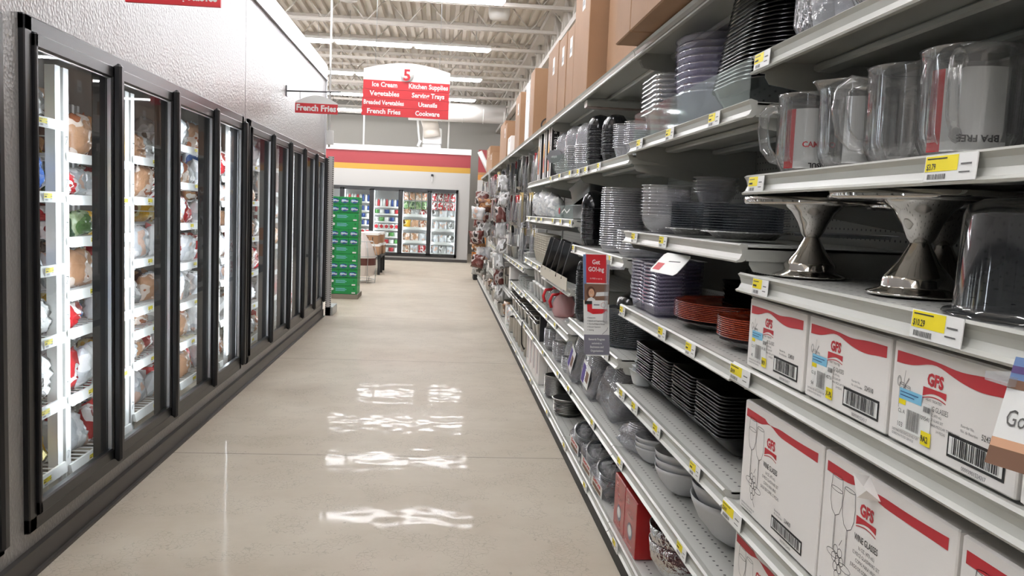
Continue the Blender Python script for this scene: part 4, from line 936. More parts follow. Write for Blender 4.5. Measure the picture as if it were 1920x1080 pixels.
# oval clear bowls, top shelf
ov = traymesh([(.17, .20, .07, 0), (.20, .24, .09, .03), (.225, .275, .11, .11), (.235, .285, .115, .115), (.236, .286, .116, .108)], CLV, 6)
stack(ov, 'oval_bowl', 9, (.845, 2.60, 1.572), .0215, 'violet clear oval bowl above the crinkle trays, {}', 'bowl', 'violet oval bowls', drift=(0, .002))
sq = traymesh([(.17, .19, .03, 0), (.20, .235, .03, .085), (.225, .26, .035, .09), (.226, .261, .035, .082)], CL, 4, wav=.0015)
stack(sq, 'square_bowl', 8, (.815, 2.885, 1.572), .0165, 'clear wavy edged square bowl at left end of top shelf, {}', 'bowl', 'clear wavy square bowls', drift=(0, .001), rx=(0, 0))
bigsm = traymesh([(.25, .36, .13, 0), (.32, .45, .16, .05), (.345, .475, .17, .075), (.352, .482, .175, .077), (.353, .483, .175, .071)], blackpl, 8)
stack(bigsm, 'oval_platter', 27, (.905, 2.17, 1.574), .0100, 'large black oval platter in big nested pile, {}', 'platter', 'large black oval platters', drift=(.001, -.003), jit=.0008, rj=.004)
gd = MB(clear('guard_plastic', 'f4faf8', .05, .05, .03, .10, 'e4eeec'))
gd.box((.689, 1.87, 1.566), (.691, 3.02, 1.665)); tag(gd.build('shelf_guard'), 'clear plastic guard strip standing along the edge of upper shelf', 'guard')
sb = bowlmesh(.03, .05, .045, mat=blackpl, mod=scal(16, .02))
stack(sb, 'small_bowl', 30, (.99, 3.02, 1.57), .0082, 'small black bowl, thin tall stack behind clear bowls, {}', 'bowl', 'small black bowls in thin stack')
# mid shelf z 1.237
gb = bowlmesh(.035, .085, .062, mat=CL, mod=scal(20, .012)); stack(gb, 'bowl', 10, (.80, 2.93, 1.243), .0115, 'clear faceted bowl at left end of middle shelf, {}', 'bowl', 'clear faceted bowls')
gb2 = bowlmesh(.04, .068, .05, mat=CL, mod=scal(14, .02), round_=False); stack(gb2, 'cup', 5, (.90, 2.70, 1.335), .012, 'clear fluted cup above the smoky lids, {}', 'cup', 'clear fluted cups')
ct = MB(CLG); ct.lathe([(.07, .004), (.086, .0), (.088, .005), (.102, .006), (.102, .0075)], 40); ct = ct.build('lid', link=False)
cbase = MB(base('crystal_silver', '8c8c8a', .2, .4, bump=(90, 1.0))).lathe([(.001, 0), (.07, 0), (.085, .012), (.105, .018), (.106, .015)], 40).build('tray', link=False)
for nm, x, y, s_, n_ in (('left', .82, 2.62, .95, 12), ('right', .84, 2.24, 1.15, 11)):
    item(cbase, 'crystal_tray', 'patterned silver tray under the smoky lids, %s pile' % nm, 'tray', (x, y, 1.243), 0, None, (s_, s_, 1.2))
    for i in range(n_): item(ct, 'smoky_lid', 'smoky clear lid in the %s pile of middle shelf, %s' % (nm, 'top' if i == n_-1 else nth(i)+' from bottom'), 'lid', (x, y, 1.262+.0072*i), random.random(), 'smoky lids, %s pile' % nm, (s_, s_, 1))
item(ct, 'smoky_lid', 'wide smoky lid lying behind the right pile of lids', 'lid', (1.0, 2.0, 1.262), 0, None, 1.3)
# amber shelf
cr = traymesh([(.085, .15, .012, 0), (.095, .165, .014, .03), (.105, .175, .014, .033), (.106, .176, .014, .027)], CLV, 5, wav=.0028)
for k, (x, y) in enumerate(((.765, 2.96), (.765, 2.775), (.885, 2.96))):
    stack(cr, 'crinkle_tray', 12, (x, y, .968), .0125, 'violet clear crinkle edged tray, %s stack, {}' % ('left front', 'right front', 'rear')[k], 'tray', 'violet crinkle trays, %s stack' % ('left front', 'right front', 'rear')[k], rj=.005)
ap = MB(amber).lathe([(.001, 0), (.62, 0), (.72, .02), (.98, .03), (1.0, .04), (.995, .042), (.97, .034), (.70, .026), (.6, .006), (.001, .006)], 56).build('plate', link=False)
cb2 = MB(base('crystal_base', 'a8a8a6', .18, .3, bump=(80, 1.0))).lathe([(.001, 0), (.66, 0), (.80, .08), (.93, .14), (.94, .13)], 56).build('tray', link=False)
for nm, x, y, R_, n_ in (('large', .915, 2.47, .19, 10), ('small', .865, 2.085, .135, 10)):
    item(cb2, 'crystal_tray', 'silvery patterned tray under the %s amber plates' % nm, 'tray', (x, y, .966), 0, None, (R_, R_, .13))
    for i in range(n_): item(ap, 'amber_plate', '%s reddish amber plate, %s' % (nm, 'top of its pile' if i == n_-1 else nth(i)+' from the bottom of its pile'), 'plate', (x, y, .979+.0052*i+.004), random.random(), '%s amber plates' % nm, (R_, R_, .35))
# black melamine trays
bt = MB(blackpl2).loft([(.26, .13, .03, 0), (.32, .165, .03, .025), (.385, .215, .02, .062), (.40, .228, .02, .066), (.402, .230, .02, .062), (.39, .22, .02, .0625)], seg=3).build('tray', link=False)
for k, y in enumerate((2.885, 2.645, 2.405, 2.165)):
    stack(bt, 'black_tray', 13, (.935, y, .662), .0092, 'deep black serving tray, %s stack from the left, {}' % ORD[k], 'tray', 'deep black trays, %s stack' % ORD[k], jit=.003, rj=.008)
item(MB(wpaper).add([(0, 0, 0), (-.012, -.012, .01), (-.004, -.022, .0), (.004, -.01, -.012)], [(0, 1, 2, 3)]).build('paper_scrap', link=False), 'paper_scrap', 'torn white paper scrap stuck on the black trays', 'paper', (.741, 2.33, .772))
wsq = MB(pulp).loft([(.06, .06, .01, 0), (.075, .075, .01, .02), (.10, .10, .006, .062), (.104, .104, .006, .062), (.098, .098, .006, .058)], seg=3).build('bowl', link=False)
for i in range(3): item(wsq, 'white_bowl', 'white square bowl tipped beside the black trays, %s' % ('lowest', 'middle', 'uppermost')[i], 'bowl', (.765+.008*i, 3.01-.007*i, .665+.016*i), (0, .12, .1), 'white square bowls', .85)
# frosted bowls z .41
for nm, x, y, R_, n_, H_ in (('small', .80, 2.86, .082, 3, .06), ('medium', .815, 2.54, .108, 3, .085), ('large', .87, 2.14, .165, 3, .125)):
    bm = MB(CLF).lathe([(.001, .0), (R_*.45, 0), (R_*.62, H_*.14), (R_*.85, H_*.5), (R_*.97, H_*.85), (R_, H_), (R_*.985, H_), (R_*.955, H_*.85), (R_*.83, H_*.5), (R_*.6, H_*.18), (.001, H_*.04)], 48).build('bowl', link=False)
    stack(bm, 'frosted_bowl', n_, (x, y, .416), H_*.30, '%s frosted plastic bowl, {} of its nest' % nm, 'bowl', '%s frosted bowls' % nm)
def filmbag(w_, d_, h_, seed, mat=CLB):
    R = random.Random(seed); secs = []
    for k in range(8):
        q = k/7; f = (.8, .98, 1, 1, .98, .9, .6, .2)[k]; secs.append((w_*max(.15, f)*(1+R.uniform(-.06, .06)), d_*max(.1, f)*(1+R.uniform(-.06, .06)), .03, h_*q))
    mb = MB(mat); mb.loft(secs, seg=4, smooth=False)
    mb.v = [(x+R.uniform(-.009, .009), y+R.uniform(-.009, .009), z+R.uniform(-.008, .008)*(z > .01)) for x, y, z in mb.v]
    return mb
def bagged(name, lab, loc, rot, w_, d_, h_, inner, label_col=None, seed=1, n=8, dzz=.008, group=None):
    t = thing(name, lab, 'bag', loc, rot, group); filmbag(w_, d_, h_, seed).build('film_bag', t)
    for i in range(n): put(inner, 'bowl', t, (0, 0, .012+dzz*i))
    if label_col:
        m = MB(wpaper, label_col, ink); m.box((-w_*.5-.004, -d_*.28, h_*.2), (-w_*.5-.0025, d_*.28, h_*.62)); p = Pl(m, (-w_*.5-.004, d_*.28, h_*.2), (0, -1, 0), (0, 0, 1))
        if label_col is red: p.text('Serve', d_*.28, h_*.26, d_*.17, red, 'c', bold=.03, shear=.2).rect(d_*.08, h_*.06, d_*.5, h_*.2, brn).text('BOWLS', d_*.28, h_*.02, .008, ink, 'c')
        else: p.rect(.004, .004, d_*.25, h_*.36, label_col).up(2).rect(d_*.3, h_*.1, d_*.5, h_*.3, brn)
        m.build('printed_label', t)
    return t
cb = bowlmesh(.03, .062, .04, mat=CL); cbl = bowlmesh(.04, .075, .05, mat=CL)
bagged('bagged_bowls', 'crumpled clear bag of bowls left of the small frosted bowls', (.80, 3.0, .414), (0, .1, .3), .17, .19, .11, cbl, None, 5, 6)
# red boxes and red glass bowl on the base
def redbox(y, lab, name='red_carton'):
    t = thing('red_carton', lab, 'box', (.70, y, .112), 0, 'glossy red stock pot cartons'); MB(base('carton_red', '9e1a1c', .25)).box((0, -.175, 0), (.28, 0, .20), bev=.003).build('carton_body', t)
    m = MB(wpaper, redb, greyink); p = Pl(m, (0, 0, 0), (0, -1, 0), (0, 0, 1)); pr_ = base('print_pink', 'd8a8a4', .5)
    p.text('GFS', .03, .165, .018, pr_, bold=.03); p.line([(.03, .158), (.06, .160)], .003, pr_).text('Stainless', .075, .135, .008, pr_, 'c').text('Mixing Bowl', .085, .12, .011, pr_, 'c', bold=.01).ell(.09, .07, .035, .03, gryp).up(2).ell(.09, .072, .025, .02, wpaper).up(1).line([(.03, .02), (.12, .02)], .003, pr_)
    m.build('front_print', t); m = MB(wpaper); p = Pl(m, (.0, -.175, 0), (1, 0, 0), (0, 0, 1)); p.text('GFS', .05, .135, .034, wpaper, bold=.04); n = 8
    p.strip2([(.05+.085*i/n, .128) for i in range(n+1)], [(.05+.085*i/n, .112+.009*math.sin(PI*i/n)) for i in range(n+1)], wpaper); p.text('Stainless', .13, .09, .010, wpaper, 'c').text('Mixing', .12, .068, .016, wpaper, 'c', shear=.2)
    m.build('side_print', t)
redbox(3.065, 'glossy red GFS carton on the bottom shelf, farther of two'); redbox(2.885, 'glossy red GFS carton on the bottom shelf, nearer of two')
rg = MB(clear('red_glass', 'b86a70', .08, .3, .08, .8, '7a3038', bump=(60, 1.0))).lathe([(.001, 0), (.05, 0), (.085, .03), (.115, .09), (.128, .15), (.131, .15), (.124, .09), (.09, .035), (.05, .006), (.001, .006)], 48).build('bowl', link=False)
stack(rg, 'red_glass_bowl', 2, (.83, 2.52, .113), .05, 'purplish red textured glass bowl at bottom edge of photo, {}', 'bowl', 'red textured glass bowls')
# ------------------------------------------------------------------ third bay
fb = bowlmesh(.03, .056, .04, mat=blackpl, mod=scal(12, .03)); fdome = MB(blackpl).lathe([(.058, 0), (.056, .012), (.050, .035), (.032, .06), (.001, .068)], 48, mod=scal(10, .03)).build('lid', link=False)
for nm, y, n_, dz in (('left', 4.11, 23, .0067), ('right', 3.72, 17, .0067)):
    stack(fb, 'black_bowl', n_, (.765, y, 1.53), dz, 'black fluted bowl, %s stack of upper shelf, {}' % nm, 'bowl', 'black fluted bowls, %s upper stack' % nm)
    item(fdome, 'black_dome_lid', 'shiny black fluted dome lid crowning the %s upper black stack' % nm, 'lid', (.765, y, 1.53+dz*n_+.036), 0, None, 1.05)
csm = bowlmesh(.03, .045, .05, mat=CL, mod=scal(10, .03), round_=False)
for nm, x, y, n_ in (('left', .75, 3.44, 12), ('right', .755, 3.25, 11), ('rear', .87, 3.30, 16)): stack(csm, 'clear_cup', n_, (x, y, 1.53), .0085, 'small clear fluted cup, %s stack beside black bowls, {}' % nm, 'cup', 'small clear fluted cups, %s stack' % nm)
kb = MB(blackpl).lathe([(.001, 0), (.045, 0), (.058, .035), (.061, .036), (.061, .033)], 32, mod=scal(16, .015)).build('bowl', link=False)
stack(kb, 'black_bowl', 28, (.765, 4.17, 1.14), .0056, 'black bowl in the dense stack on the middle shelf, {}', 'bowl', 'black bowls, dense middle stack')
item(MB(blackpl).lathe([(.062, 0), (.061, .02), (.052, .055), (.03, .082), (.001, .09)], 40).build('lid', link=False), 'black_dome_lid', 'shiny black dome lid on the dense middle stack', 'lid', (.765, 4.17, 1.14+.0056*28+.034))
clt = MB(CL).lathe([(.001, 0), (.085, 0), (.098, .028), (.103, .030), (.103, .026)], 48).build('container', link=False)
stack(clt, 'clear_container', 26, (.80, 3.62, 1.14), .0099, 'clear round container in the tallest see-through stack, {}', 'container', 'clear round containers, tallest stack')
stack(clt, 'clear_container', 21, (.95, 3.35, 1.14), .0099, 'clear round container in the stack behind the tallest one, {}', 'container', 'clear round containers, rear stack')
stack(clt, 'clear_container', 8, (.80, 3.25, 1.14), .0099, 'clear round container in the short stack, {}', 'container', 'clear round containers, short stack')
ll = MB(CLG).lathe([(.001, .004), (.12, .004), (.128, 0), (.134, .002), (.132, .006)], 48).build('lid', link=False)
stack(ll, 'clear_platter', 20, (.83, 3.42, .756), .0078, 'clear round platter in the wide pile behind flag sign, {}', 'platter', 'clear round platters')
item(MB(blackpl).lathe([(.11, 0), (.10, .03), (.06, .055), (.001, .06)], 40).build('lid', link=False), 'black_dome_lid', 'low black dome lid resting on the clear platters', 'lid', (.86, 3.45, .918))
stack(ll, 'clear_platter', 9, (.98, 3.12, .756), .0078, 'clear round platter in rear low pile, {}', 'platter', 'clear round platters, rear pile')
stack(kb, 'black_bowl', 30, (.755, 4.18, .756), .0075, 'black bowl in the stack left of the flag sign, {}', 'bowl', 'black bowls left of flag sign')
item(fdome, 'black_dome_lid', 'black dome lid on the stack left of flag sign', 'lid', (.755, 4.18, .756+.0075*30+.034))
# black trays deep on this shelf
dk = MB(blackpl2).loft([(.16, .3, .02, 0), (.2, .36, .02, .05), (.205, .365, .02, .05)], seg=2).build('tray', link=False)
stack(dk, 'black_platter', 14, (1.03, 3.75, .756), .014, 'rectangular black platter at the back of middle shelf, {}', 'platter', 'rectangular black platters')
stack(dk, 'black_platter', 10, (1.0, 2.4, .966), .010, 'rectangular black platter behind the amber plates, {}', 'platter', 'black platters behind amber plates')
pur = base('label_purple', '5a4a90', .5)
bagged('bagged_containers', 'clear wrapped container pack with purple label, tilted, farther one', (.76, 4.32, .42), (.45, .1, .1), .14, .17, .30, cb, pur, 11, 22, .011)
bagged('bagged_containers', 'clear wrapped container pack with purple label, nearer one', (.78, 3.92, .42), (.30, .05, .15), .15, .20, .27, cbl, pur, 12, 22, .009)
bagged('bagged_containers', 'grey crumpled bag of nested bowls beside the purple labelled packs', (.82, 3.52, .42), (.25, .1, .2), .2, .24, .26, cbl, None, 13, 18, .010)
bwr = bowlmesh(.045, .085, .06, mat=CLG)
for nm, y in (('farthest', 4.0), ('middle', 3.66), ('nearest', 3.40)):
    bagged('bagged_bowls', 'film wrapped bowls with red Serve label, %s of three' % nm, (.785, y, .113), (.35, -.15, .2), .185, .20, .15, bwr, red, 20+len(nm), 8, .009)
# ------------------------------------------------------------------ fourth bay
pan = MB(steel).lathe([(.001, 0), (.07, 0), (.085, .02), (.09, .021), (.09, .018)], 40).build('pan', link=False)
pang = MB(base('pan_dark', '4a4a4a', .4, .5), steel); pang.lathe([(.001, .004), (.07, .004), (.084, .021)], 40); pang.lathe([(.084, .021), (.09, .022), (.091, .018), (.085, .016), (.07, 0), (.001, 0)], 40, mat=steel); pang = pang.build('pan', link=False)
stack(pan, 'round_pan', 16, (.785, 5.25, .113), .0075, 'round aluminium pan, taller farther stack, {}', 'pan', 'round pans, taller stack'); item(pang, 'round_pan', 'dark lined round pan crowning the taller pan stack', 'pan', (.785, 5.25, .113+.0075*16))
stack(pan, 'round_pan', 8, (.785, 4.78, .113), .0095, 'round aluminium pan, lower nearer stack, {}', 'pan', 'round pans, lower stack'); item(pang, 'round_pan', 'wide dark lined round pan crowning the lower stack', 'pan', (.785, 4.78, .113+.0095*8), 0, None, 1.12)
dome = MB(CL).lathe([(.08, 0), (.078, .03), (.07, .06), (.045, .085), (.001, .09)], 32, mod=scal(18, .012)).build('lid', link=False)
for nm, y, n_ in (('nearest', 4.50, 8), ('middle', 4.88, 11), ('farthest', 5.30, 13)):
    stack(clt, 'clear_container', n_, (.79, y, .418), .0085, 'clear container below dome lids, %s stack of three, {}' % nm, 'container', 'clear domed containers, %s stack' % nm)
    for q in range(4): item(dome, 'clear_dome_lid', 'clear dome lid on the %s domed stack, %s' % (nm, ('lowest', 'second', 'third', 'top')[q]), 'lid', (.79+.004*q, y, .418+.0085*n_+.03+.012*q), 0, 'clear dome lids, %s stack' % nm, 1.1)
pinkp = clear('pink_plastic', 'fadcdc', .1, .4, .06, .3, 'f8cccc')
for nm, y, m_ in (('pink bodied', 5.05, pinkp), ('clear bodied', 5.38, CL)):
    t = thing('jug', '%s jug with red handle below the black trays' % nm, 'jug', (.77, y, .664)); MB(m_).lathe([(.001, 0), (.06, 0), (.072, .03), (.07, .08), (.05, .12), (.03, .14)], 32).build('body', t)
    MB(red).tube([(-.03, 0, .135), (-.075, 0, .13), (-.09, 0, .09), (-.078, 0, .05)], .01, 8).lathe([(.001, .16), (.03, .158), (.032, .138)], 20).build('handle', t)
blt = MB(blackpl2).loft([(.03, .30, .01, 0), (.032, .31, .012, .22), (.028, .30, .012, .225)], seg=3, cap1=True).build('board', link=False)
for i, (y, ry, rx_, z_) in enumerate(((4.50, -.12, .3, .905), (4.72, -.1, .25, .905), (4.98, -.1, .35, .905), (5.22, -.1, .3, .905), (5.4, -.1, .3, .905))):
    item(blt, 'black_board', 'black textured board leaning behind the beige plate, %s from the right' % nth(i), 'board', (.775, y, z_), (rx_, ry, 1.2), 'black leaning boards', (1, .8, .95))
bk = MB(base('beige_strip', 'c8c0b0', .5)); bk.box((.668, 4.33, .885), (.6705, 5.50, .955)); tag(bk.build('shelf_guard'), 'beige front strip standing on the shelf of black leaning boards', 'guard')
bb = MB(blackpl2).loft([(.24, .36, .03, 0), (.28, .42, .03, .15), (.3, .44, .035, .155), (.3, .44, .035, .147), (.285, .425, .03, .147), (.25, .37, .03, .01)], seg=3).build('bin', link=False)
item(bb, 'black_bin', 'large tilted black bin resting above another black bin', 'bin', (.92, 4.72, 1.36), (-.18, .12, .05), None, (1.1, 1.2, .7)); item(bb, 'black_bin', 'black bin lying flat under the tilted one', 'bin', (.92, 4.70, 1.272), 0, None, (1.1, 1.2, .5))
gd = MB(bpy.data.materials['guard_plastic'], base('print_green', '5a7a68', .5), redb); gd.box((.686, 4.35, 1.272), (.689, 5.05, 1.345)); p = Pl(gd, (.686, 5.05, 1.272), (0, -1, 0), (0, 0, 1)); p.line([(.3, .03), (.4, .05), (.5, .03), (.6, .05)], .008, wpaper).ell(.2, .04, .03, .02, redb); tag(gd.build('shelf_guard'), 'clear printed guard strip in front of the black bins', 'guard')
flt = MB(CL).lathe([(.001, 0), (.075, 0), (.088, .04), (.092, .042), (.092, .038)], 48, mod=scal(24, .015)).build('container', link=False)
for nm, y, n_, dr in (('nearest', 4.50, 10, -.0), ('middle', 4.9, 12, .0), ('farthest', 5.3, 12, .003)):
    stack(flt, 'fluted_container', n_, (.80, y, 1.536), .0105, 'clear fluted container, %s of three upper stacks, {}' % nm, 'container', 'clear fluted containers, %s stack' % nm, drift=(0, dr))
    for q in range(3): item(dome, 'clear_dome_lid', 'clear ribbed dome on %s upper fluted stack, %s' % (nm, ('lowest', 'middle', 'top')[q]), 'lid', (.80, y, 1.536+.0105*n_+.03+.012*q), 0, 'clear ribbed domes, %s upper stack' % nm, 1.12)
card('price_holder', 'grey oval sign plate hanging in front of the clear fluted containers', (.62, 5.05, 1.60), (.5, -.9, 0), (0, 0, 1), .16, .075, lambda p: p.text('utopia', .08, .03, .022, wpaper, 'c'), mat=base('oval_grey', '6e6e70', .4), rx=.035)
card('clear_card', 'folded clear price plate in front of fluted containers', (.66, 4.95, 1.535), (.1, -1, 0), (-.3, .1, 1), .36, .10, lambda p: None, mat=bpy.data.materials['guard_plastic'])
# ------------------------------------------------------------------ fifth bay
def itp(y, z, lab):
    t = thing('tall_carton', lab, 'box', (.71, y, z), 0, 'white tall pitcher cartons'); MB(boxw).box((0, -.18, 0), (.2, 0, .34)).build('carton_body', t)
    m = MB(ink, wpaper, yellow, red); p = Pl(m, (0, 0, 0), (0, -1, 0), (0, 0, 1)); og = base('print_orange', 'd87830', .5); p.rect(.01, .05, .08, .2, og).up(2).ell(.045, .2, .03, .06, yellow).ell(.05, .12, .025, .04, red).up(1).rect(.09, 0, .135, .34, ink)
    p2 = Pl(m, (-.0008, -.118, .32), (0, 0, -1), (0, -1, 0)); p2.text('Ice Tube Pitcher', .0, 0, .034, wpaper, sx=.85)
    p = Pl(m, (0, -.18, 0), (1, 0, 0), (0, 0, 1)); p.rect(.0, 0, .05, .34, ink); p.up(2)
    p3 = Pl(m, (.017, -.1808, .33), (0, 0, -1), (1, 0, 0)); p3.text('Ice Tube Pitcher', .0, 0, .034, wpaper, sx=1.1)
    p.line([(.09, .2), (.16, .2)], .004, greyink).line([(.09, .18), (.15, .18)], .004, greyink).line([(.09, .16), (.16, .16)], .004, greyink); m.build('print', t)
itp(5.72, 1.535, 'white Ice Tube Pitcher carton beside the clear fluted containers'); itp(5.98, 1.535, 'white carton with fruit picture, second in the pitcher carton row'); itp(6.3, 1.535, 'white carton with fruit picture, farthest in the pitcher carton row')
wbg = bagmat('bag_cups', 'f0f0f0', 'd8dade', 'ffffff', 20)
for i in range(6): item(BAGS[i], 'cup_bag', 'white puffy bag of cups on the shelf above the white fluted cups, %s' % nth(i), 'bag', (.77+.02*(i % 2), 5.62+.19*i, 1.272), (.1*(-1)**i, -.15, .2*(-1)**i), 'white cup bags', (1.2, 1.1, 1.1), wbg)
fc = MB(base('foam_cream', 'd8d2c4', .7)).lathe([(.001, 0), (.035, 0), (.055, .08), (.058, .082), (.055, .078)], 28, mod=scal(20, .02)).build('cup', link=False)
for k, y in enumerate((5.62, 5.75, 5.88, 6.01, 6.14, 6.27)):
    stack(fc, 'foam_cup', 9, (.76, y, .937), .016, 'cream fluted cup, %s stack from the right, {}' % ORD[k], 'cup', 'cream fluted cups, %s stack' % ORD[k])
# white and grey lidded tubs (.66 shelf)
tub = MB(base('tub_grey', 'a8a8a6', .35)).loft([(.15, .13, .02, 0), (.17, .15, .02, .10)], seg=3).loft([(.18, .16, .02, .10), (.18, .16, .02, .112)], seg=3, cap1=True, mat=white).build('tub', link=False)
for k, y in enumerate((5.65, 5.85, 6.05, 6.25)):
    for q in range(2): item(tub, 'lidded_tub', 'grey tub with white lid, %s column, %s' % (ORD[k], ('lower', 'upper')[q]), 'tub', (.80, y, .667+.115*q), 0, 'grey lidded tubs')
pl_w = MB(white).lathe([(.001, 0), (.06, 0), (.08, .012), (.082, .013), (.06, .004), (.001, .004)], 32).build('plate', link=False)
wsp = MB(white).loft([(.10, .10, .01, 0), (.16, .16, .01, .018), (.165, .165, .01, .02), (.16, .16, .01, .019)], seg=2).build('dish', link=False)
stack(pl_w, 'white_plate', 9, (.79, 6.52, .667), .008, 'white round plate on the tub shelf, {}', 'plate', 'white round plates')
for k, y in enumerate((6.9, 7.15, 7.4, 7.65)): stack(wsp, 'white_dish', 9 if k % 2 else 11, (.80, y, .847), .010, 'white square dish, %s pile from the right, {}' % ORD[k], 'dish', 'white square dishes, %s pile' % ORD[k])
for k, y in enumerate((6.9, 7.2, 7.5)): stack(wsp, 'white_dish', 7, (.80, y, .637), .012, 'white square dish on the shelf below, %s pile, {}' % ORD[k], 'dish', 'lower white square dishes, %s pile' % ORD[k])
# stainless pans z .41 bays 4/5
hp = MB(steel).loft([(.22, .14, .02, 0), (.25, .17, .02, .09), (.28, .20, .01, .092), (.28, .20, .01, .089), (.25, .17, .02, .088)], seg=3).build('pan', link=False)
for k, y in enumerate((5.75, 6.0, 6.3, 6.6, 6.95, 7.2, 7.5, 7.75)):
    z = .417 if y < 6.74 else .407
    for q in range(2): item(hp, 'steel_pan', 'stainless steam table pan, %s from the camera, %s' % (nth(k), ('lower', 'upper')[q]), 'pan', (.81, y, z+.03*q), 0, 'stainless steam table pans', (1, 1, 1.2))
item(MB(base('slate_black', '26262a', .3)).box((-.15, -.01, 0), (.15, .01, .17)).build('board', link=False), 'dark_sheet', 'dark upright sheet standing between steel pans and clear stacks', 'board', (.84, 5.58, .417), (0, 0, .0))
# tall white cartons on base
def wcart(y, wd, h, lab):
    t = thing('tall_carton', lab, 'box', (.70, y, .112), 0, 'tall white cartons on the bottom shelf'); MB(boxw).box((0, -wd, 0), (.3, 0, h)).build('carton_body', t)
    m = MB(greyink); p = Pl(m, (0, -wd, 0), (1, 0, 0), (0, 0, 1))
    for q in range(2): p.line([(.06, .05+.12*q), (.14, .05+.12*q), (.14, .13+.12*q), (.06, .13+.12*q), (.06, .05+.12*q)], .002, greyink).ell(.2, .09+.12*q, .03, .035, greyink, w=.002)
    p.line([(.05, .03), (.1, .03)], .006, ink); p = Pl(m, (0, 0, 0), (0, -1, 0), (0, 0, 1)); p.rect(wd*.35, .06, wd*.65, h*.9, base('print_grey', '9a9496', .5)).line([(wd*.15, .04), (wd*.15, h*.9)], .006, redb); m.build('print', t)
wcart(5.78, .18, .285, 'tall white carton with outline drawings, nearest of the group'); wcart(5.99, .18, .285, 'tall white carton with grey stripe, second of the group'); wcart(6.20, .18, .27, 'tall white carton with grey stripe, third of the group'); wcart(6.43, .2, .27, 'tall white carton, farthest of the group')
pot = MB(steel).lathe([(.001, 0), (.08, 0), (.085, .01), (.085, .25), (.088, .255), (.083, .255), (.08, .02)], 32).build('pot', link=False)
for k, y in enumerate((6.72, 6.98, 7.24, 7.5, 7.76)):
    t = thing('steel_canister', 'tall stainless canister on the bottom shelf, %s from the camera' % nth(k), 'canister', (.79, y, .113), 0, 'tall stainless canisters'); put(pot, 'body', t, scale=(1, 1, 1-.06*k))
    MB(blackmat).lathe([(.001, .262*(1-.06*k)+.012), (.07, .262*(1-.06*k)+.01), (.09, .262*(1-.06*k)), (.088, .256*(1-.06*k))], 28).build('lid', t)
tag(MB(blackmat).tube([(.70, 6.75, .40), (.672, 6.6, .41), (.66, 6.5, .37), (.665, 6.5, .25), (.69, 6.55, .2), (.70, 6.6, .2)], .006, 8).build('black_cable'), 'black cable loop hanging over the bottom shelf cartons', 'cable')
# ------------------------------------------------------------------ hanging tools on the farther bays
def tool(kind):
    m = MB(steel, blackmat)
    if kind == 'spoon': m.tube([(0, 0, 0), (0, 0, -.2)], .005, 5).lathe([(.001, -.002), (.02, .0), (.026, .006)], 12, c=(0, 0, -.23))
    elif kind == 'tongs': m.tube([(0, 0, 0), (-.01, .014, -.12), (0, .008, -.28)], .007, 5, flat=.5).tube([(0, 0, 0), (-.01, -.014, -.12), (0, -.008, -.28)], .007, 5, flat=.5)
    elif kind == 'spatula': m.tube([(0, 0, 0), (0, 0, -.17)], .008, 6, mat=blackmat).box((-.002, -.03, -.28), (.002, .03, -.17), steel)
    elif kind == 'ladle': m.tube([(0, 0, 0), (0, 0, -.24)], .005, 5).lathe([(.001, -.03), (.025, -.022), (.034, 0)], 14, c=(-.02, 0, -.25))
    elif kind == 'whisk':
        m.tube([(0, 0, 0), (0, 0, -.12)], .009, 6, mat=blackmat)
        for a_ in (0, PI/3, 2*PI/3): m.tube([(0, 0, -.12), (.025*math.cos(a_), .025*math.sin(a_), -.2), (0, 0, -.27), (-.025*math.cos(a_), -.025*math.sin(a_), -.2), (0, 0, -.12)], .0015, 4)
    elif kind == 'knife': m.box((-.008, -.014, -.10), (.008, .014, 0), blackmat); m.ext([(-.016, -.10), (.016, -.10), (.016, -.25), (-.002, -.29), (-.016, -.26)], 0, -.001, .001, steel)
    m.v = [(x, y, z) for x, y, z in m.v]; return m.build(kind, link=False)
TK = {k: tool(k) for k in ('spoon', 'tongs', 'spatula', 'ladle', 'whisk', 'knife')}
cc = [wpaper, redb, ink, base('card_grey', '8a8a8c', .5), base('card_tan', 'c8b070', .5), base('card_pink', 'a88084', .5)]
FILM = CLB
cardme = MB(wpaper).box((-.001, -.04, -.07), (.001, .04, .005)).build('backing_card', link=False)
filmme = MB(FILM).loft([(.02, .085, .006, -.31), (.035, .09, .008, -.2), (.02, .085, .006, -.05)], seg=2).build('film_sleeve', link=False)
hookme = MB(steel).tube([(0, 0, .0), (.36, 0, .0)], .003, 5).tube([(0, 0, 0), (-.012, 0, .012)], .003, 5).build('peg_hook', link=False)
R = random.Random(5)
rows_ = [1.80, 1.46, 1.16]
nb_ = 0
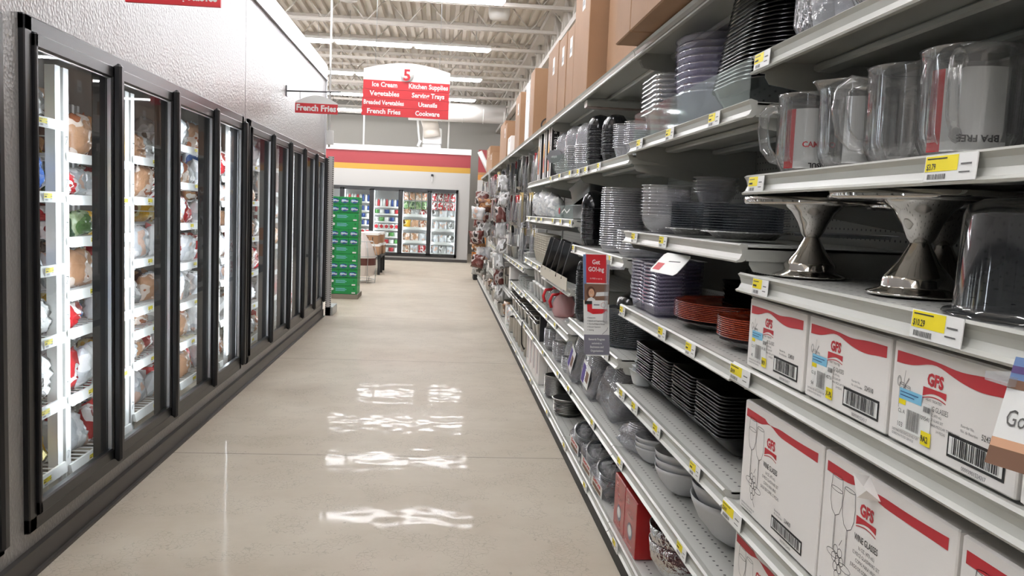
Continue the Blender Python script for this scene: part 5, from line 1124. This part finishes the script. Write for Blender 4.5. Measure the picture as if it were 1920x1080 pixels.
for r, z in enumerate(rows_):
    for q in range(56 if r < 2 else 50):
        y = 6.85+q*.148+R.uniform(-.02, .02)
        kind = R.choice(list(TK)) if q > 3 else 'tongs'
        x = .70+R.uniform(0, .10)
        col = R.choice(cc)
        cn = {'white_paper': 'white', 'print_red': 'red', 'black_ink': 'black', 'card_grey': 'grey', 'card_tan': 'tan', 'card_pink': 'pink'}[col.name]
        t = thing('hanging_'+kind, 'hanging %s on %s card, %s row, %s hook from camera' % (kind, cn, ('top', 'middle', 'lower')[r], nth(q) if q < 59 else 'last'), 'kitchen tool', (x, y, z), (0, R.uniform(-.05, .05), R.uniform(-.5, .5)), 'hanging kitchen tools, %s row' % ('top', 'middle', 'lower')[r])
        if R.random() < .75: put(TK[kind], kind, t, (0, 0, -.015))
        else: put(TK[kind], kind, t, (-.004, 0, -.015), None, 1.08)
        cdo = put(cardme, 'backing_card', t, (.004, 0, 0), None, (1, 1, R.choice((1, 1, 3.6)))); cdo.material_slots[0].link = 'OBJECT'; cdo.material_slots[0].material = col
        if q % 2: put(filmme, 'film_sleeve', t)
        hk = put(hookme, 'hook', t, (-.005, 0, .0), (0, 0, 0))
# bulky hanging packs sticking out at the far clip strips
mixd = bagmat('pack_mixed', '6a3a34', 'b8aca8', '3a3434', 9)
HP = [('red brown', mixd), ('brown', BM['brown']), ('white', BM['white']), ('red brown', mixd), ('grey', BM['clear'])]
for i in range(10):
    z = 1.55-.115*i; c, m_ = HP[i % 5]
    item(FB[i % 4], 'hanging_pack', '%s bulging pack on the far clip strip jutting into aisle, %s down' % (c, nth(i)), 'pack', (.56+.05*math.sin(i*2.1), 12.1-.1*(i % 3), z-.15), (.1*math.sin(i), .3*math.cos(i*1.7), 1.2+.3*math.sin(i*3)), 'bulging packs on the far clip strip', (1.5, .9, .95), m_)
cl = thing('clip_strip', 'thin steel strip that carries the bulging packs far down aisle', 'strip', (.66, 12.1, 0)); MB(steel).box((-.012, -.003, .3), (.012, .003, 1.9)).build('strip', cl)
for i in range(8):
    z = 1.72-.17*i
    item(FB[(i+1) % 4], 'hanging_pack', '%s pack on the nearer clip strip by the hanging tools, %s down' % (('grey', 'pale grey', 'red brown', 'grey')[i % 4], nth(i)), 'pack', (.64, 9.0, z-.2), (.2*math.sin(i*2), .2, 1.3), 'packs on the nearer clip strip', (1, .5, .9), [BM['clear'], BM['clear'], mixd, BM['clear']][i % 4])
# bottom shelves of farther bays: small stock
sb1 = MB(boxw).box((-.12, -.1, 0), (.12, .1, .22)).build('carton', link=False); sb2 = MB(cardboard).box((-.14, -.12, 0), (.14, .12, .26)).build('carton', link=False)
k = 0
for i in range(6, 12):
    y0 = 7.97+1.225*(i-6)
    for z, nn in ((.113, 4), (.506 if i < 9 else .457, 4), (.847 if i < 9 else None, 4)):
        if z is None: continue
        for q in range(nn):
            yy = y0+.16+q*.30; kk = R.random()
            nm_ = '%s on %s shelf, %s bay from camera, %s along' % ('{}', {.113: 'bottom'}.get(z, 'second' if z < .6 else 'third'), nth(i), nth(q))
            if kk < .3: item(sb1, 'small_carton', nm_.format('white carton'), 'box', (.83, yy, z), 0, 'small white cartons far down', (1, 1, R.uniform(.6, 1.1)))
            elif kk < .5: item(pot, 'steel_pot', nm_.format('steel pot'), 'pot', (.80, yy, z), 0, 'steel pots far down', (1.2, 1.2, R.uniform(.4, .8)))
            elif kk < .75: item(hp, 'steel_pan', nm_.format('steel pan'), 'pan', (.82, yy, z), R.uniform(-.2, .2), 'steel pans far down', (1, 1.1, 1.3))
            else:
                c = R.choice(['white', 'red', 'clear', 'brown']); item(FB[q], 'small_pack', nm_.format(('grey' if c == 'clear' else c)+' pack'), 'pack', (.78, yy, z), (0, -.2, .2), 'packs far down', (1, 1, 1), BM[c])
# end cap at the far end of the gondola
ec = thing('end_cap', 'low end cap shelf with black base at the far end of shelving', 'shelving', (.82, 15.5, 0)); MB(blackmat).box((-.2, 0, 0), (.36, .5, .12)).build('base', ec)
for z in (.3, .6): MB(steel_w).box((-.24, 0, z-.03), (.36, .45, z)).build('shelf', ec)
MB(steel_w).box((.30, .1, .1), (.34, .14, 1.6)).build('upright', ec)
ob = MB(base('orange_box', 'c87a30', .5)).box((-.06, -.06, 0), (.06, .06, .22)).build('carton', link=False)
for i, (x, z) in enumerate(((.64, .301), (.64, .601), (.80, .301), (.80, .601))): item(ob, 'orange_carton', 'orange carton on the far end cap, %s' % ('lower left', 'upper left', 'lower right', 'upper right')[i], 'box', (x, 15.6, z), 0, 'orange cartons on the end cap')
